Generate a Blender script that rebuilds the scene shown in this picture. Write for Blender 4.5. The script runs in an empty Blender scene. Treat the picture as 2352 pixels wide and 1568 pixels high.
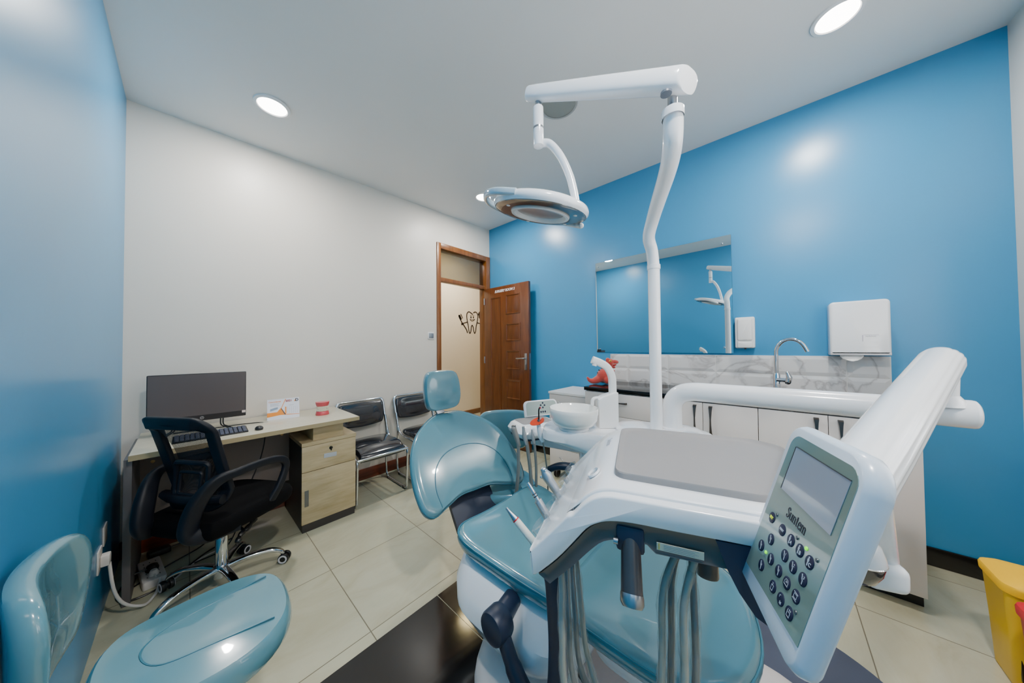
import bpy, bmesh, math, random
from mathutils import Vector, Matrix
V = Vector
random.seed(7)
PI = math.pi
SC = bpy.context.scene
COL = SC.collection

# ---------------------------------------------------------------- camera solve (photo is 2352 x 1568, f = 670 px)
F, CX, CY, EYE = 670.0, 1176.0, 784.0, V((0, 0, 1.27))
RT = V((0.6673, -0.7448, -0.0090))
FW = V((0.7446, 0.6672, 0.0184)); FW.normalize()
RT = (RT - FW * RT.dot(FW)).normalized()
UP = RT.cross(FW).normalized()
def ray(u, v): return RT * (u - CX) - UP * (v - CY) + FW * F
def at_z(u, v, z): d = ray(u, v); return EYE + d * ((z - EYE.z) / d.z)
def at_x(u, v, x): d = ray(u, v); return EYE + d * (x / d.x)
def at_y(u, v, y): d = ray(u, v); return EYE + d * (y / d.y)
def at_d(u, v, Z): return EYE + ray(u, v) * (Z / F)
def at_p(u, v, p0, n): d = ray(u, v); return EYE + d * ((p0 - EYE).dot(n) / d.dot(n))
def frame(o, x, y, z=None):
    x = V(x).normalized(); y = V(y).normalized()
    z = x.cross(y) if z is None else V(z).normalized()
    return Matrix(((x.x, y.x, z.x, o[0]), (x.y, y.y, z.y, o[1]), (x.z, y.z, z.z, o[2]), (0, 0, 0, 1)))
def rotz(a, o=(0, 0, 0)): return Matrix.Translation(V(o)) @ Matrix.Rotation(a, 4, 'Z')

# ---------------------------------------------------------------- materials
def lin(c):
    r = []
    for v in c:
        v = v / 255.0
        r.append(v / 12.92 if v <= 0.04045 else ((v + 0.055) / 1.055) ** 2.4)
    return (r[0], r[1], r[2], 1.0)
class NT:
    def __init__(s, name):
        s.m = bpy.data.materials.new(name); s.m.use_nodes = True
        s.t = s.m.node_tree; s.t.nodes.clear()
        s.out = s.t.nodes.new('ShaderNodeOutputMaterial')
    def n(s, typ, ins=None, **kw):
        nd = s.t.nodes.new(typ)
        for k, v in kw.items(): setattr(nd, k, v)
        for k, v in (ins or {}).items():
            if isinstance(v, bpy.types.NodeSocket): s.t.links.new(v, nd.inputs[k])
            else: nd.inputs[k].default_value = v
        return nd
    def coord(s, scale=(1, 1, 1), which='Object', rot=(0, 0, 0), loc=(0, 0, 0)):
        tc = s.n('ShaderNodeTexCoord')
        return s.n('ShaderNodeMapping', {'Vector': tc.outputs[which], 'Scale': scale, 'Rotation': rot, 'Location': loc}).outputs[0]
    def ramp(s, fac, stops, interp='LINEAR'):
        r = s.n('ShaderNodeValToRGB', {'Fac': fac}); r.color_ramp.interpolation = interp
        e = r.color_ramp.elements
        while len(e) < len(stops): e.new(0.5)
        for i, (p, c) in enumerate(stops): e[i].position = p; e[i].color = c
        return r.outputs[0]
    def mix(s, f, a, b, mode='MIX'):
        m = s.n('ShaderNodeMix', data_type='RGBA', blend_type=mode)
        for i, v in ((0, f), (6, a), (7, b)):
            if isinstance(v, bpy.types.NodeSocket): s.t.links.new(v, m.inputs[i])
            else: m.inputs[i].default_value = v
        return m.outputs[2]
    def bsdf(s, **k):
        b = s.n('ShaderNodeBsdfPrincipled', {kk.replace('_', ' '): v for kk, v in k.items()})
        s.t.links.new(b.outputs[0], s.out.inputs[0]); return b
    def bump(s, h, strength=.1, dist=.002):
        return s.n('ShaderNodeBump', {'Height': h, 'Strength': strength, 'Distance': dist}).outputs[0]
MATS = {}
def mat(name, rgb, rough=.4, metal=0.0, spec=.5, coat=0.0, var=.05, vscale=8.0, bump=0.0, bscale=200.0, emit=0.0, trans=0.0, sheen=0.0, crough=.05):
    if name in MATS: return MATS[name]
    t = NT(name); c = lin(rgb)
    nz = t.n('ShaderNodeTexNoise', {'Vector': t.coord(), 'Scale': vscale, 'Detail': 3.0}).outputs[0]
    d = tuple(x * (1 - var) for x in c[:3]) + (1,); l = tuple(min(1, x * (1 + var)) for x in c[:3]) + (1,)
    col = t.mix(nz, d, l)
    k = dict(Base_Color=col, Roughness=rough, Metallic=metal, Specular_IOR_Level=spec, Coat_Weight=coat, Coat_Roughness=crough)
    if emit: k.update(Emission_Color=c, Emission_Strength=emit)
    if trans: k.update(Transmission_Weight=trans)
    if sheen: k.update(Sheen_Weight=sheen)
    if bump:
        nb = t.n('ShaderNodeTexNoise', {'Vector': t.coord(), 'Scale': bscale, 'Detail': 2.0}).outputs[0]
        k['Normal'] = t.bump(nb, bump, .002)
    t.bsdf(**k); MATS[name] = t.m; return t.m

def wall_mat(name, rgb, rough, bump=.12):
    t = NT(name); c = lin(rgb)
    nz = t.n('ShaderNodeTexNoise', {'Vector': t.coord(), 'Scale': 1.3, 'Detail': 4.0}).outputs[0]
    col = t.mix(nz, tuple(x * .95 for x in c[:3]) + (1,), tuple(min(1, x * 1.05) for x in c[:3]) + (1,))
    nb = t.n('ShaderNodeTexNoise', {'Vector': t.coord(), 'Scale': 160.0, 'Detail': 3.0}).outputs[0]
    nb2 = t.n('ShaderNodeTexNoise', {'Vector': t.coord(), 'Scale': 4.0, 'Detail': 1.0}).outputs[0]
    b1 = t.bump(nb, bump, .0006)
    b2 = t.n('ShaderNodeBump', {'Height': nb2, 'Strength': .12, 'Distance': .006, 'Normal': b1}).outputs[0]
    t.bsdf(Base_Color=col, Roughness=rough, Specular_IOR_Level=.5, Normal=b2); return t.m

def wood_mat(name, a, b, scale=(1, 1, 1), rough=.35, dens=9.0, coat=.2, contrast=(.3, .75)):
    t = NT(name)
    co = t.coord(scale)
    nz = t.n('ShaderNodeTexNoise', {'Vector': co, 'Scale': dens, 'Detail': 6.0, 'Roughness': .62, 'Distortion': .5}).outputs[0]
    w = t.n('ShaderNodeTexNoise', {'Vector': co, 'Scale': dens * 9, 'Detail': 2.0}).outputs[0]
    col = t.ramp(nz, [(contrast[0], lin(a)), (contrast[1], lin(b))])
    col2 = t.mix(w, tuple([.88] * 3) + (1,), (1, 1, 1, 1))
    col = t.mix(1.0, col, col2, 'MULTIPLY')
    t.bsdf(Base_Color=col, Roughness=rough, Coat_Weight=coat, Coat_Roughness=.15, Normal=t.bump(w, .06, .001)); return t.m

def tile_floor_mat(name, x0, y0, sx, sy):
    t = NT(name)
    tc = t.n('ShaderNodeTexCoord').outputs['Object']
    sep = t.n('ShaderNodeSeparateXYZ', {'Vector': tc})
    def line(sock, o, s):
        a = t.n('ShaderNodeMath', {0: sock, 1: -o}, operation='ADD').outputs[0]
        a = t.n('ShaderNodeMath', {0: a, 1: s}, operation='DIVIDE').outputs[0]
        fl = t.n('ShaderNodeMath', {0: a}, operation='FLOOR').outputs[0]
        fr = t.n('ShaderNodeMath', {0: a, 1: .5}, operation='ADD').outputs[0]
        fr = t.n('ShaderNodeMath', {0: fr}, operation='FRACT').outputs[0]
        fr = t.n('ShaderNodeMath', {0: fr, 1: .5}, operation='SUBTRACT').outputs[0]
        fr = t.n('ShaderNodeMath', {0: fr}, operation='ABSOLUTE').outputs[0]
        return fl, t.n('ShaderNodeMath', {0: fr, 1: .0021 / s}, operation='LESS_THAN').outputs[0]
    fx, lx = line(sep.outputs[0], x0, sx); fy, ly = line(sep.outputs[1], y0, sy)
    grout = t.n('ShaderNodeMath', {0: lx, 1: ly}, operation='MAXIMUM').outputs[0]
    cell = t.n('ShaderNodeCombineXYZ', {0: fx, 1: fy, 2: 3.0})
    wn = t.n('ShaderNodeTexWhiteNoise', {'Vector': cell.outputs[0]}, noise_dimensions='3D').outputs[1]
    vo = t.n('ShaderNodeVectorMath', {0: tc, 1: wn}, operation='ADD').outputs[0]
    mp = t.n('ShaderNodeMapping', {'Vector': vo, 'Scale': (1.6, 3.2, 1)}).outputs[0]
    nz = t.n('ShaderNodeTexNoise', {'Vector': mp, 'Scale': 1.6, 'Detail': 9.0, 'Roughness': .62, 'Distortion': 1.2}).outputs[0]
    col = t.ramp(nz, [(.22, lin((176, 169, 139))), (.42, lin((186, 181, 154))), (.6, lin((192, 189, 163))), (.8, lin((184, 182, 156)))])
    col = t.mix(grout, col, lin((112, 104, 84)))
    ro = t.n('ShaderNodeMath', {0: grout, 1: .5}, operation='MULTIPLY').outputs[0]
    ro = t.n('ShaderNodeMath', {0: ro, 1: .12}, operation='ADD').outputs[0]
    t.bsdf(Base_Color=col, Roughness=ro, Specular_IOR_Level=.55); return t.m

def marble_tile_mat(name):
    t = NT(name)
    co = t.coord((1, 1, 1.2), rot=(.5, .2, 0))
    nz = t.n('ShaderNodeTexNoise', {'Vector': co, 'Scale': 2.2, 'Detail': 5.0, 'Roughness': .5, 'Distortion': 1.2}).outputs[0]
    v = t.n('ShaderNodeMath', {0: nz, 1: .5}, operation='SUBTRACT').outputs[0]
    v = t.n('ShaderNodeMath', {0: v}, operation='ABSOLUTE').outputs[0]
    col = t.ramp(v, [(0.0, lin((178, 174, 173))), (.012, lin((196, 193, 192))), (.035, lin((216, 214, 213))), (.4, lin((222, 221, 220)))])
    t.bsdf(Base_Color=col, Roughness=.16); return t.m

def clear_mat(name, tint=(255, 255, 255), fac=.15, rough=.05, dif=0.0):
    """thin clear sheet: mostly see-through with a glossy surface and a little haze"""
    t = NT(name)
    tr = t.n('ShaderNodeBsdfTransparent', {'Color': lin(tint)}).outputs[0]
    gl = t.n('ShaderNodeBsdfGlossy', {'Color': (1, 1, 1, 1), 'Roughness': rough}).outputs[0]
    a = t.n('ShaderNodeMixShader', {0: fac, 1: tr, 2: gl}).outputs[0]
    if dif:
        nz = t.n('ShaderNodeTexNoise', {'Vector': t.coord(), 'Scale': 60.0, 'Detail': 3.0}).outputs[0]
        f = t.n('ShaderNodeMath', {0: nz, 1: dif * 2}, operation='MULTIPLY').outputs[0]
        df = t.n('ShaderNodeBsdfDiffuse', {'Color': lin((225, 230, 232))}).outputs[0]
        a = t.n('ShaderNodeMixShader', {0: f, 1: a, 2: df}).outputs[0]
    t.t.links.new(a, t.out.inputs[0]); return t.m

def mesh_fabric_mat(name):
    t = NT(name)
    ck = t.n('ShaderNodeTexChecker', {'Vector': t.coord(rot=(0, .78, 0)), 'Scale': 420.0}).outputs[1]
    tr = t.n('ShaderNodeBsdfTransparent', {'Color': (1, 1, 1, 1)}).outputs[0]
    pb = t.n('ShaderNodeBsdfPrincipled', {'Base Color': lin((16, 18, 26)), 'Roughness': .8}).outputs[0]
    f = t.n('ShaderNodeMath', {0: ck, 1: .5}, operation='MULTIPLY').outputs[0]
    f = t.n('ShaderNodeMath', {0: f, 1: .44}, operation='ADD').outputs[0]
    t.t.links.new(t.n('ShaderNodeMixShader', {0: f, 1: tr, 2: pb}).outputs[0], t.out.inputs[0]); return t.m

# ---------------------------------------------------------------- mesh builder
def catmull(pts, n=8, closed=False):
    pts = [V(p) for p in pts]; m = len(pts); out = []
    rng = range(m) if closed else range(m - 1)
    for i in rng:
        if closed: p0, p1, p2, p3 = pts[i - 1], pts[i], pts[(i + 1) % m], pts[(i + 2) % m]
        else: p0, p1, p2, p3 = pts[max(i - 1, 0)], pts[i], pts[i + 1], pts[min(i + 2, m - 1)]
        for k in range(n):
            t = k / n; t2 = t * t; t3 = t2 * t
            out.append(.5 * ((2 * p1) + (p2 - p0) * t + (2 * p0 - 5 * p1 + 4 * p2 - p3) * t2 + (3 * p1 - p0 - 3 * p2 + p3) * t3))
    if not closed: out.append(pts[-1])
    return out
def fillet(pts, r, n=6):
    """round the inner corners of an open polyline"""
    pts = [V(p) for p in pts]; out = [pts[0]]
    for i in range(1, len(pts) - 1):
        a, b, c = pts[i - 1], pts[i], pts[i + 1]
        rr = r[i - 1] if isinstance(r, (list, tuple)) else r
        d1 = min(rr, (a - b).length * .49); d2 = min(rr, (c - b).length * .49)
        p1 = b + (a - b).normalized() * d1; p2 = b + (c - b).normalized() * d2
        for k in range(n + 1):
            t = k / n; out.append(p1 * (1 - t) ** 2 + b * 2 * t * (1 - t) + p2 * t * t)
    out.append(pts[-1]); return out
def rrect(w, h, r, n=6, cx=0, cy=0):
    """rounded rectangle outline, counter-clockwise; r may be 4 radii from the lower left on"""
    rs = r if isinstance(r, (list, tuple)) else [r] * 4
    out = []
    for (sx, sy, a0), rr in zip(((-1, -1, PI), (1, -1, 1.5 * PI), (1, 1, 0), (-1, 1, .5 * PI)), rs):
        x = cx + sx * (w / 2 - rr); y = cy + sy * (h / 2 - rr)
        if rr < 1e-6: out.append(V((x, y))); continue
        for k in range(n + 1):
            a = a0 + k / n * PI / 2; out.append(V((x + rr * math.cos(a), y + rr * math.sin(a))))
    return out
def circle(r, n=32, cx=0, cy=0, ry=None): return [V((cx + r * math.cos(2 * PI * k / n), cy + (ry or r) * math.sin(2 * PI * k / n))) for k in range(n)]

class MB:
    def __init__(s): s.bm = bmesh.new()
    def _loft(s, rings, cap0=True, cap1=True, closed=False):
        vs = [[s.bm.verts.new(p) for p in r] for r in rings]; n = len(vs[0])
        prs = list(zip(vs[:-1], vs[1:])) + ([(vs[-1], vs[0])] if closed else [])
        for a, b in prs:
            for i in range(n):
                j = (i + 1) % n
                try: s.bm.faces.new((a[i], a[j], b[j], b[i]))
                except ValueError: pass
        if not closed:
            if cap0: s.bm.faces.new(list(reversed(vs[0])))
            if cap1: s.bm.faces.new(vs[-1])
        return s
    loft = _loft
    def box(s, c, size, bev=0.0, seg=2, M=None):
        r = bmesh.ops.create_cube(s.bm, size=1.0); vs = r['verts']
        bmesh.ops.scale(s.bm, vec=V(size), verts=vs)
        if bev > 0:
            es = list({e for v in vs for e in v.link_edges})
            rb = bmesh.ops.bevel(s.bm, geom=es, offset=bev, segments=seg, affect='EDGES', profile=.5)
            vs = list({v for f in rb['faces'] for v in f.verts} | {v for v in vs if v.is_valid})
        X = (M or Matrix()) @ Matrix.Translation(V(c))
        bmesh.ops.transform(s.bm, matrix=X, verts=vs); return s
    def bb(s, x0, x1, y0, y1, z0, z1, bev=0.0, seg=2, M=None):
        return s.box(((x0 + x1) / 2, (y0 + y1) / 2, (z0 + z1) / 2), (abs(x1 - x0), abs(y1 - y0), abs(z1 - z0)), bev, seg, M)
    def prism(s, poly, z0, z1, M=None, bev=0.0, steps=2):
        """outline in local xy, from z0 to z1, both rims eased by bev"""
        M = M or Matrix(); poly = [V(p).to_2d() for p in poly]
        if bev > 0:
            c = V((0, 0))
            n = len(poly); nrm = []
            ar = sum(poly[i].x * poly[(i + 1) % n].y - poly[(i + 1) % n].x * poly[i].y for i in range(n))
            for i in range(n):
                a = poly[i] - poly[i - 1]; b = poly[(i + 1) % n] - poly[i]
                na = V((a.y, -a.x)); nb = V((b.y, -b.x))
                if na.length: na.normalize()
                if nb.length: nb.normalize()
                m = (na + nb); m = m / max(.35, m.length_squared / 2) if m.length else na
                nrm.append(m * (1 if ar > 0 else -1))
            def ring(off, z): return [M @ V((p.x - q.x * off, p.y - q.y * off, z)) for p, q in zip(poly, nrm)]
            rings = []
            for k in range(steps + 1):
                a = k / steps * PI / 2; rings.append(ring(bev * (1 - math.sin(a)), z0 + bev * (1 - math.cos(a))))
            for k in range(steps + 1):
                a = k / steps * PI / 2; rings.append(ring(bev * (1 - math.cos(a)), z1 - bev * (1 - math.sin(a))))
        else:
            rings = [[M @ V((p.x, p.y, z)) for p in poly] for z in (z0, z1)]
        return s._loft(rings)
    def cyl(s, p0, p1, r0, r1=None, n=24, bev=0.0):
        p0, p1 = V(p0), V(p1); r1 = r0 if r1 is None else r1; d = (p1 - p0); L = d.length
        if bev > 0: prof = [(0, 0), (r0 - bev, 0), (r0 - bev * .3, bev * .3), (r0, bev), (r1, L - bev), (r1 - bev * .3, L - bev * .3), (r1 - bev, L), (0, L)]
        else: prof = [(0, 0), (r0, 0), (r1, L), (0, L)]
        return s.lathe(prof, p0, d, n)
    def lathe(s, prof, o=(0, 0, 0), axis=(0, 0, 1), n=32):
        z = V(axis).normalized(); x = z.orthogonal().normalized(); y = z.cross(x); o = V(o)
        cols = []
        for r, h in prof:
            if r < 1e-7: cols.append([s.bm.verts.new(o + z * h)])
            else: cols.append([s.bm.verts.new(o + z * h + (x * math.cos(2 * PI * k / n) + y * math.sin(2 * PI * k / n)) * r) for k in range(n)])
        for a, b in zip(cols[:-1], cols[1:]):
            for k in range(n):
                j = (k + 1) % n
                q = [a[k % len(a)], a[j % len(a)], b[j % len(b)], b[k % len(b)]]; u = []
                for v in q:
                    if v not in u: u.append(v)
                if len(u) > 2:
                    try: s.bm.faces.new(u)
                    except ValueError: pass
        return s
    def tube(s, pts, r, n=12, closed=False, sec=None, ref=None, round_ends=False):
        """sweep a circle (or outline sec of 2d points) along pts; r one radius or one per point"""
        pts = [V(p) for p in pts]; m = len(pts)
        rs = list(r) if isinstance(r, (list, tuple)) else [r] * m
        if round_ends and not closed:
            a, b = pts[0], pts[-1]; da = (pts[0] - pts[1]).normalized(); db = (pts[-1] - pts[-2]).normalized()
            pre = [(a + da * rs[0] * math.sin(t), rs[0] * math.cos(t)) for t in (1.45, 1.1, .7, .35)]
            post = [(b + db * rs[-1] * math.sin(t), rs[-1] * math.cos(t)) for t in (.35, .7, 1.1, 1.45)]
            pts = [p for p, _ in pre] + pts + [p for p, _ in post]; rs = [q for _, q in pre] + rs + [q for _, q in post]; m = len(pts)
        tg = []
        for i in range(m):
            a = pts[i - 1] if (closed or i > 0) else pts[i]; b = pts[(i + 1) % m] if (closed or i < m - 1) else pts[i]
            tg.append((b - a).normalized())
        nv = V(ref) if ref else tg[0].orthogonal()
        rings = []; sec = sec or circle(1.0, n)
        for i in range(m):
            nv = V(ref) if ref else nv
            nv = (nv - tg[i] * nv.dot(tg[i]))
            nv = nv.normalized() if nv.length > 1e-6 else tg[i].orthogonal().normalized()
            bi = tg[i].cross(nv)
            rings.append([pts[i] + (nv * q[0] + bi * q[1]) * rs[i] for q in sec])
        return s._loft(rings, closed=closed)
    def ball(s, c, r, sx=1, sy=1, sz=1, n=20, M=None):
        rr = bmesh.ops.create_uvsphere(s.bm, u_segments=n, v_segments=max(8, n // 2), radius=r)
        X = (M or Matrix()) @ Matrix.Translation(V(c)) @ Matrix.Diagonal((sx, sy, sz, 1))
        bmesh.ops.transform(s.bm, matrix=X, verts=rr['verts']); return s
    def pad(s, outline, M, t=.06, crown=.015, n=5, fn=None, smooth=True, back=0.0):
        """upholstered pad: soft rim, gently domed front, outline in local xy, front towards +z"""
        o = catmull([(p[0], p[1], 0) for p in outline], n, True) if smooth else [V((p[0], p[1], 0)) for p in outline]
        c = sum(o, V()) / len(o); h = t / 2
        lev = [(.02, -h - back), (.5, -h - back * .7), (.86, -h), (.95, -h * .86), (.985, -h * .5), (1, 0), (.99, h * .45), (.965, h * .8), (.93, h + crown * .04)] + [(q, h + crown * (1 - q * q) * 1.0) for q in (.86, .78, .70, .62, .54, .46, .38, .30, .22, .14, .07, .015)]
        rings = []
        rx = max(abs(p.x - c.x) for p in o); ry = max(abs(p.y - c.y) for p in o)
        for sc, z in lev:
            rg = []
            for p in o:
                q = c + (p - c) * sc; q.z = z
                if z > h:
                    e = ((q.x - c.x) / rx) ** 2 + ((q.y - c.y) / ry) ** 2; f = min(1, max(0, (.96 - sc) / .5)); f = f * f * (3 - 2 * f)
                    q.z = h + crown * (.12 + .88 * max(0, 1 - e)) * (f * .9 + .1 * min(1, (.96 - sc) / .1))
                if fn: q = V(fn(q.x, q.y, q.z))
                rg.append(M @ q)
            rings.append(rg)
        return s._loft(rings)
    def build(s, name, material, parent=None, angle=40, smooth=True, **props):
        bm = s.bm
        bmesh.ops.remove_doubles(bm, verts=bm.verts, dist=1e-6)
        bmesh.ops.recalc_face_normals(bm, faces=bm.faces)
        c = V()
        if bm.verts:
            lo = V([min(v.co[i] for v in bm.verts) for i in range(3)]); hi = V([max(v.co[i] for v in bm.verts) for i in range(3)])
            c = (lo + hi) / 2 if parent is not None else V(((lo.x + hi.x) / 2, (lo.y + hi.y) / 2, lo.z))
        bmesh.ops.translate(bm, vec=-c, verts=bm.verts)
        me = bpy.data.meshes.new(name); bm.to_mesh(me); bm.free()
        if smooth:
            me.shade_smooth()
            me.set_sharp_from_angle(angle=math.radians(angle))
        if material: me.materials.append(material)
        o = bpy.data.objects.new(name, me); COL.objects.link(o)
        return place(o, c, parent, props)
def world_m(o): return (world_m(o.parent) @ o.matrix_parent_inverse if o.parent else Matrix()) @ o.matrix_basis
def place(o, c, parent, props):
    o.location = c
    if parent is not None:
        o.parent = parent; o.matrix_parent_inverse = world_m(parent).inverted()
    for k, v in props.items(): o[k] = v
    return o
def empty(name, loc, label, cat, group=None, rz=0.0):
    o = bpy.data.objects.new(name, None); COL.objects.link(o); o.empty_display_size = .05
    o.location = loc; o.rotation_euler = (0, 0, rz)
    return tag(o, label, cat, group)
def tag(o, label=None, cat=None, group=None, kind=None):
    for k, v in (('label', label), ('category', cat), ('group', group), ('kind', kind)):
        if v: o[k] = v
    return o
def struct(o): o['kind'] = 'structure'; return o
def kids(o): return [c for c in bpy.data.objects if c.parent == o]
def copy_tree(o, parent=None):
    c = o.copy(); COL.objects.link(c); c.parent = parent
    c.matrix_parent_inverse = o.matrix_parent_inverse.copy()
    for ch in kids(o): copy_tree(ch, c)
    return c
def text(name, body, size, M, material, parent, shear=0.0, bold=0.0, depth=.0004, sx=1.0, align='CENTER', space=1.0):
    cu = bpy.data.curves.new(name, 'FONT'); cu.body = body; cu.size = size; cu.align_x = align; cu.align_y = 'CENTER'
    cu.shear = shear; cu.offset = bold; cu.extrude = depth; cu.space_character = space; cu.resolution_u = 3
    tmp = bpy.data.objects.new(name, cu); COL.objects.link(tmp)
    bpy.context.view_layer.update()
    me = bpy.data.meshes.new_from_object(tmp.evaluated_get(bpy.context.evaluated_depsgraph_get()))
    bpy.data.objects.remove(tmp); bpy.data.curves.remove(cu)
    me.transform(M @ Matrix.Diagonal((sx, 1, 1, 1)))
    if len(me.vertices):
        lo = V([min(v.co[i] for v in me.vertices) for i in range(3)]); hi = V([max(v.co[i] for v in me.vertices) for i in range(3)]); c = (lo + hi) / 2
    else: c = V()
    me.transform(Matrix.Translation(-c)); me.materials.clear(); me.materials.append(material)
    o = bpy.data.objects.new(name, me); COL.objects.link(o)
    return place(o, c, parent, {})
SERIF = {
 'S': (.80, [([(.62, 1.12), (.54, 1.38), (.34, 1.45), (.12, 1.32), (.11, 1.06), (.33, .80), (.56, .56), (.58, .24), (.34, .0), (.10, .07), (.03, .36)], .16)]),
 'u': (.90, [([(.12, 1.0), (.12, .25)], .2), ([(.12, .30), (.2, .05), (.38, .03), (.58, .16)], .1), ([(.64, 1.0), (.64, 0)], .2), ([(-.02, .965), (.2, .965)], .07), ([(.5, .965), (.72, .965)], .07), ([(.62, .035), (.82, .035)], .07)]),
 'n': (.90, [([(.14, 1.0), (.14, 0)], .2), ([(.16, .72), (.3, .95), (.48, .97), (.64, .78)], .1), ([(.64, .85), (.64, 0)], .2), ([(-.02, .965), (.14, .965)], .07), ([(-.02, .035), (.3, .035)], .07), ([(.48, .035), (.80, .035)], .07)]),
 't': (.58, [([(.22, 1.32), (.22, .2)], .2), ([(.22, .24), (.3, .04), (.48, .12)], .1), ([(.03, .955), (.46, .955)], .08)]),
 'e': (.76, [([(.12, .55), (.62, .55)], .08), ([(.62, .55), (.56, .85), (.36, .98), (.17, .85), (.10, .5), (.19, .15), (.4, .02), (.64, .20)], .14)]),
 'm': (1.36, [([(.14, 1.0), (.14, 0)], .2), ([(.16, .72), (.28, .95), (.44, .97), (.60, .78)], .1), ([(.60, .85), (.60, 0)], .2), ([(.62, .72), (.76, .95), (.92, .97), (1.06, .78)], .1), ([(1.06, .85), (1.06, 0)], .2), ([(-.02, .965), (.14, .965)], .07), ([(-.02, .035), (.28, .035)], .07), ([(.46, .035), (.74, .035)], .07), ([(.92, .035), (1.22, .035)], .07)])}
def serif_word(word, s, M, h=.0005, bold=1.0):
    """a word in a bookish serif face, centred on the local origin"""
    mb = MB(); wd = sum(SERIF[c][0] for c in word); x = -wd / 2
    for c in word:
        for pts, w in SERIF[c][1]:
            P = [V(((x + a) * s, (b - .5) * s, 0)) for a, b in pts]
            strokes(mb, M, [catmull(P, 5) if len(P) > 2 else P], w * s * bold, h)
        x += SERIF[c][0]
    return mb
def strokes(mb, M, lines, w, h=.0006):
    """flat ribbon drawing on a surface: lines of 2d points, ribbon width w"""
    for ln in lines:
        mb.tube([M @ V((p[0], p[1], h / 2)) for p in ln], 1.0, sec=[(-h / 2, -w / 2), (h / 2, -w / 2), (h / 2, w / 2), (-h / 2, w / 2)], ref=tuple(M.to_3x3() @ V((0, 0, 1))))
    return mb
# ---------------------------------------------------------------- palette
WHITE = mat('white_moulded_plastic', (238, 239, 242), .16, coat=.3, var=.02)
WHITE2 = mat('white_satin_plastic', (232, 231, 230), .3, var=.02)
TEAL = mat('teal_vinyl', (90, 140, 154), .18, coat=.8, var=.03, vscale=3, crough=.03)
SEAM = mat('teal_seam', (52, 112, 132), .35)
NAVY = mat('navy_soft_plastic', (24, 38, 62), .42, var=.06)
SLATE = mat('slate_plastic', (66, 74, 94), .35)
CHROME = mat('chrome', (214, 216, 220), .08, metal=1.0, var=.02)
STEEL = mat('brushed_steel', (170, 172, 176), .28, metal=1.0)
BLACK = mat('black_plastic', (18, 18, 20), .38)
CHARC = mat('charcoal_plastic', (82, 76, 73), .28, coat=.3)
GREYM = mat('grey_silicone', (138, 135, 135), .55, bump=.05, bscale=600)
OAK = wood_mat('pale_oak_laminate', (188, 166, 124), (222, 204, 166), (1.3, 4, 11), .42, 2.2, .05)
OAKTOP = wood_mat('pale_oak_top', (196, 188, 164), (208, 200, 178), (2, 9, 9), .3, 3.0, .2)
OAKEDGE = mat('oak_edge_band', (176, 158, 120), .5)
GREYLAM = mat('dark_grey_laminate', (58, 54, 53), .5, bump=.05)
WALNUT = wood_mat('brown_door_wood', (82, 40, 12), (122, 66, 26), (9, 9, .9), .3, 3.0, .35)
FRAMEW = wood_mat('honey_door_frame', (104, 58, 20), (150, 92, 38), (10, 10, .9), .32, 3.0, .35)
SKIRTW = wood_mat('red_brown_skirting_wood', (74, 26, 10), (126, 52, 24), (1.2, 6, 10), .3, 3.0, .4)
CABW = mat('white_cabinet_laminate', (216, 210, 206), .32, var=.015)
GRANITE = mat('black_granite', (16, 16, 17), .10, spec=.28, var=.4, vscale=300)
BRONZE = mat('dark_pewter', (92, 90, 88), .3, metal=1.0)
BLUE = wall_mat('blue_wall_paint', (62, 146, 194), .28)
PALE = wall_mat('white_wall_paint', (222, 215, 204), .40)
CEIL = wall_mat('ceiling_paint', (226, 225, 222), .6)
CREAM = wall_mat('cream_hall_paint', (212, 200, 178), .5)
FLOORM = tile_floor_mat('cream_floor_tiles', .868, 1.856, .54, .5475)

LX, RX, BY, NY = -.262, 2.86, 2.98, -.945      # left, right, back and near wall faces
def ceil_z(x): return 2.836 + (x - LX) * (2.932 - 2.836) / (RX - LX)
HY = 4.30                                       # far wall of the hall beyond the door
# floor & ceiling
struct(MB().bb(LX - .15, 5.2, NY - .15, HY + .2, -.12, 0).build('floor', FLOORM, smooth=False))
INLAY = mat('black_polished_tile', (15, 15, 17), .1, var=.3, vscale=40)
for k, (x0, x1, y0, y1) in enumerate([(.330, .866, .764, 1.307), (.870, 1.406, .764, 1.307), (.330, .866, .2165, .7595), (.870, 1.406, .2165, .7595)]):
    pass
struct(MB().bb(.330, .866, .764, 1.307, 0, .0012).bb(.870, 1.406, .764, 1.307, 0, .0012).bb(.330, .866, .2165, .7595, 0, .0012).bb(.870, 1.406, .2165, .7595, 0, .0012).build('floor_dark_tiles', INLAY, smooth=False))
m = MB()
q = [(LX - .15, NY - .15), (RX + .15, NY - .15), (RX + .15, BY + .12), (LX - .15, BY + .12)]
m.loft([[V((x, y, ceil_z(x))) for x, y in q], [V((x, y, ceil_z(x) + .12)) for x, y in q]])
struct(m.build('ceiling', CEIL, smooth=False))
WT = 3.03
struct(MB().bb(LX - .15, LX, NY - .15, BY + .12, 0, WT).build('wall_left', BLUE, smooth=False))
struct(MB().bb(RX, RX + .15, NY - .15, BY + .12, 0, WT).build('wall_right', BLUE, smooth=False))
# back wall with the doorway (opening 2.03..2.78 wide, up to the top of the transom)
DX0, DX1, DZ = 1.985, 2.858, 2.535
m = MB().bb(LX, DX0, BY, BY + .12, 0, WT).bb(DX0, RX, BY, BY + .12, DZ, WT)
struct(m.build('wall_back', PALE, smooth=False))
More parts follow.
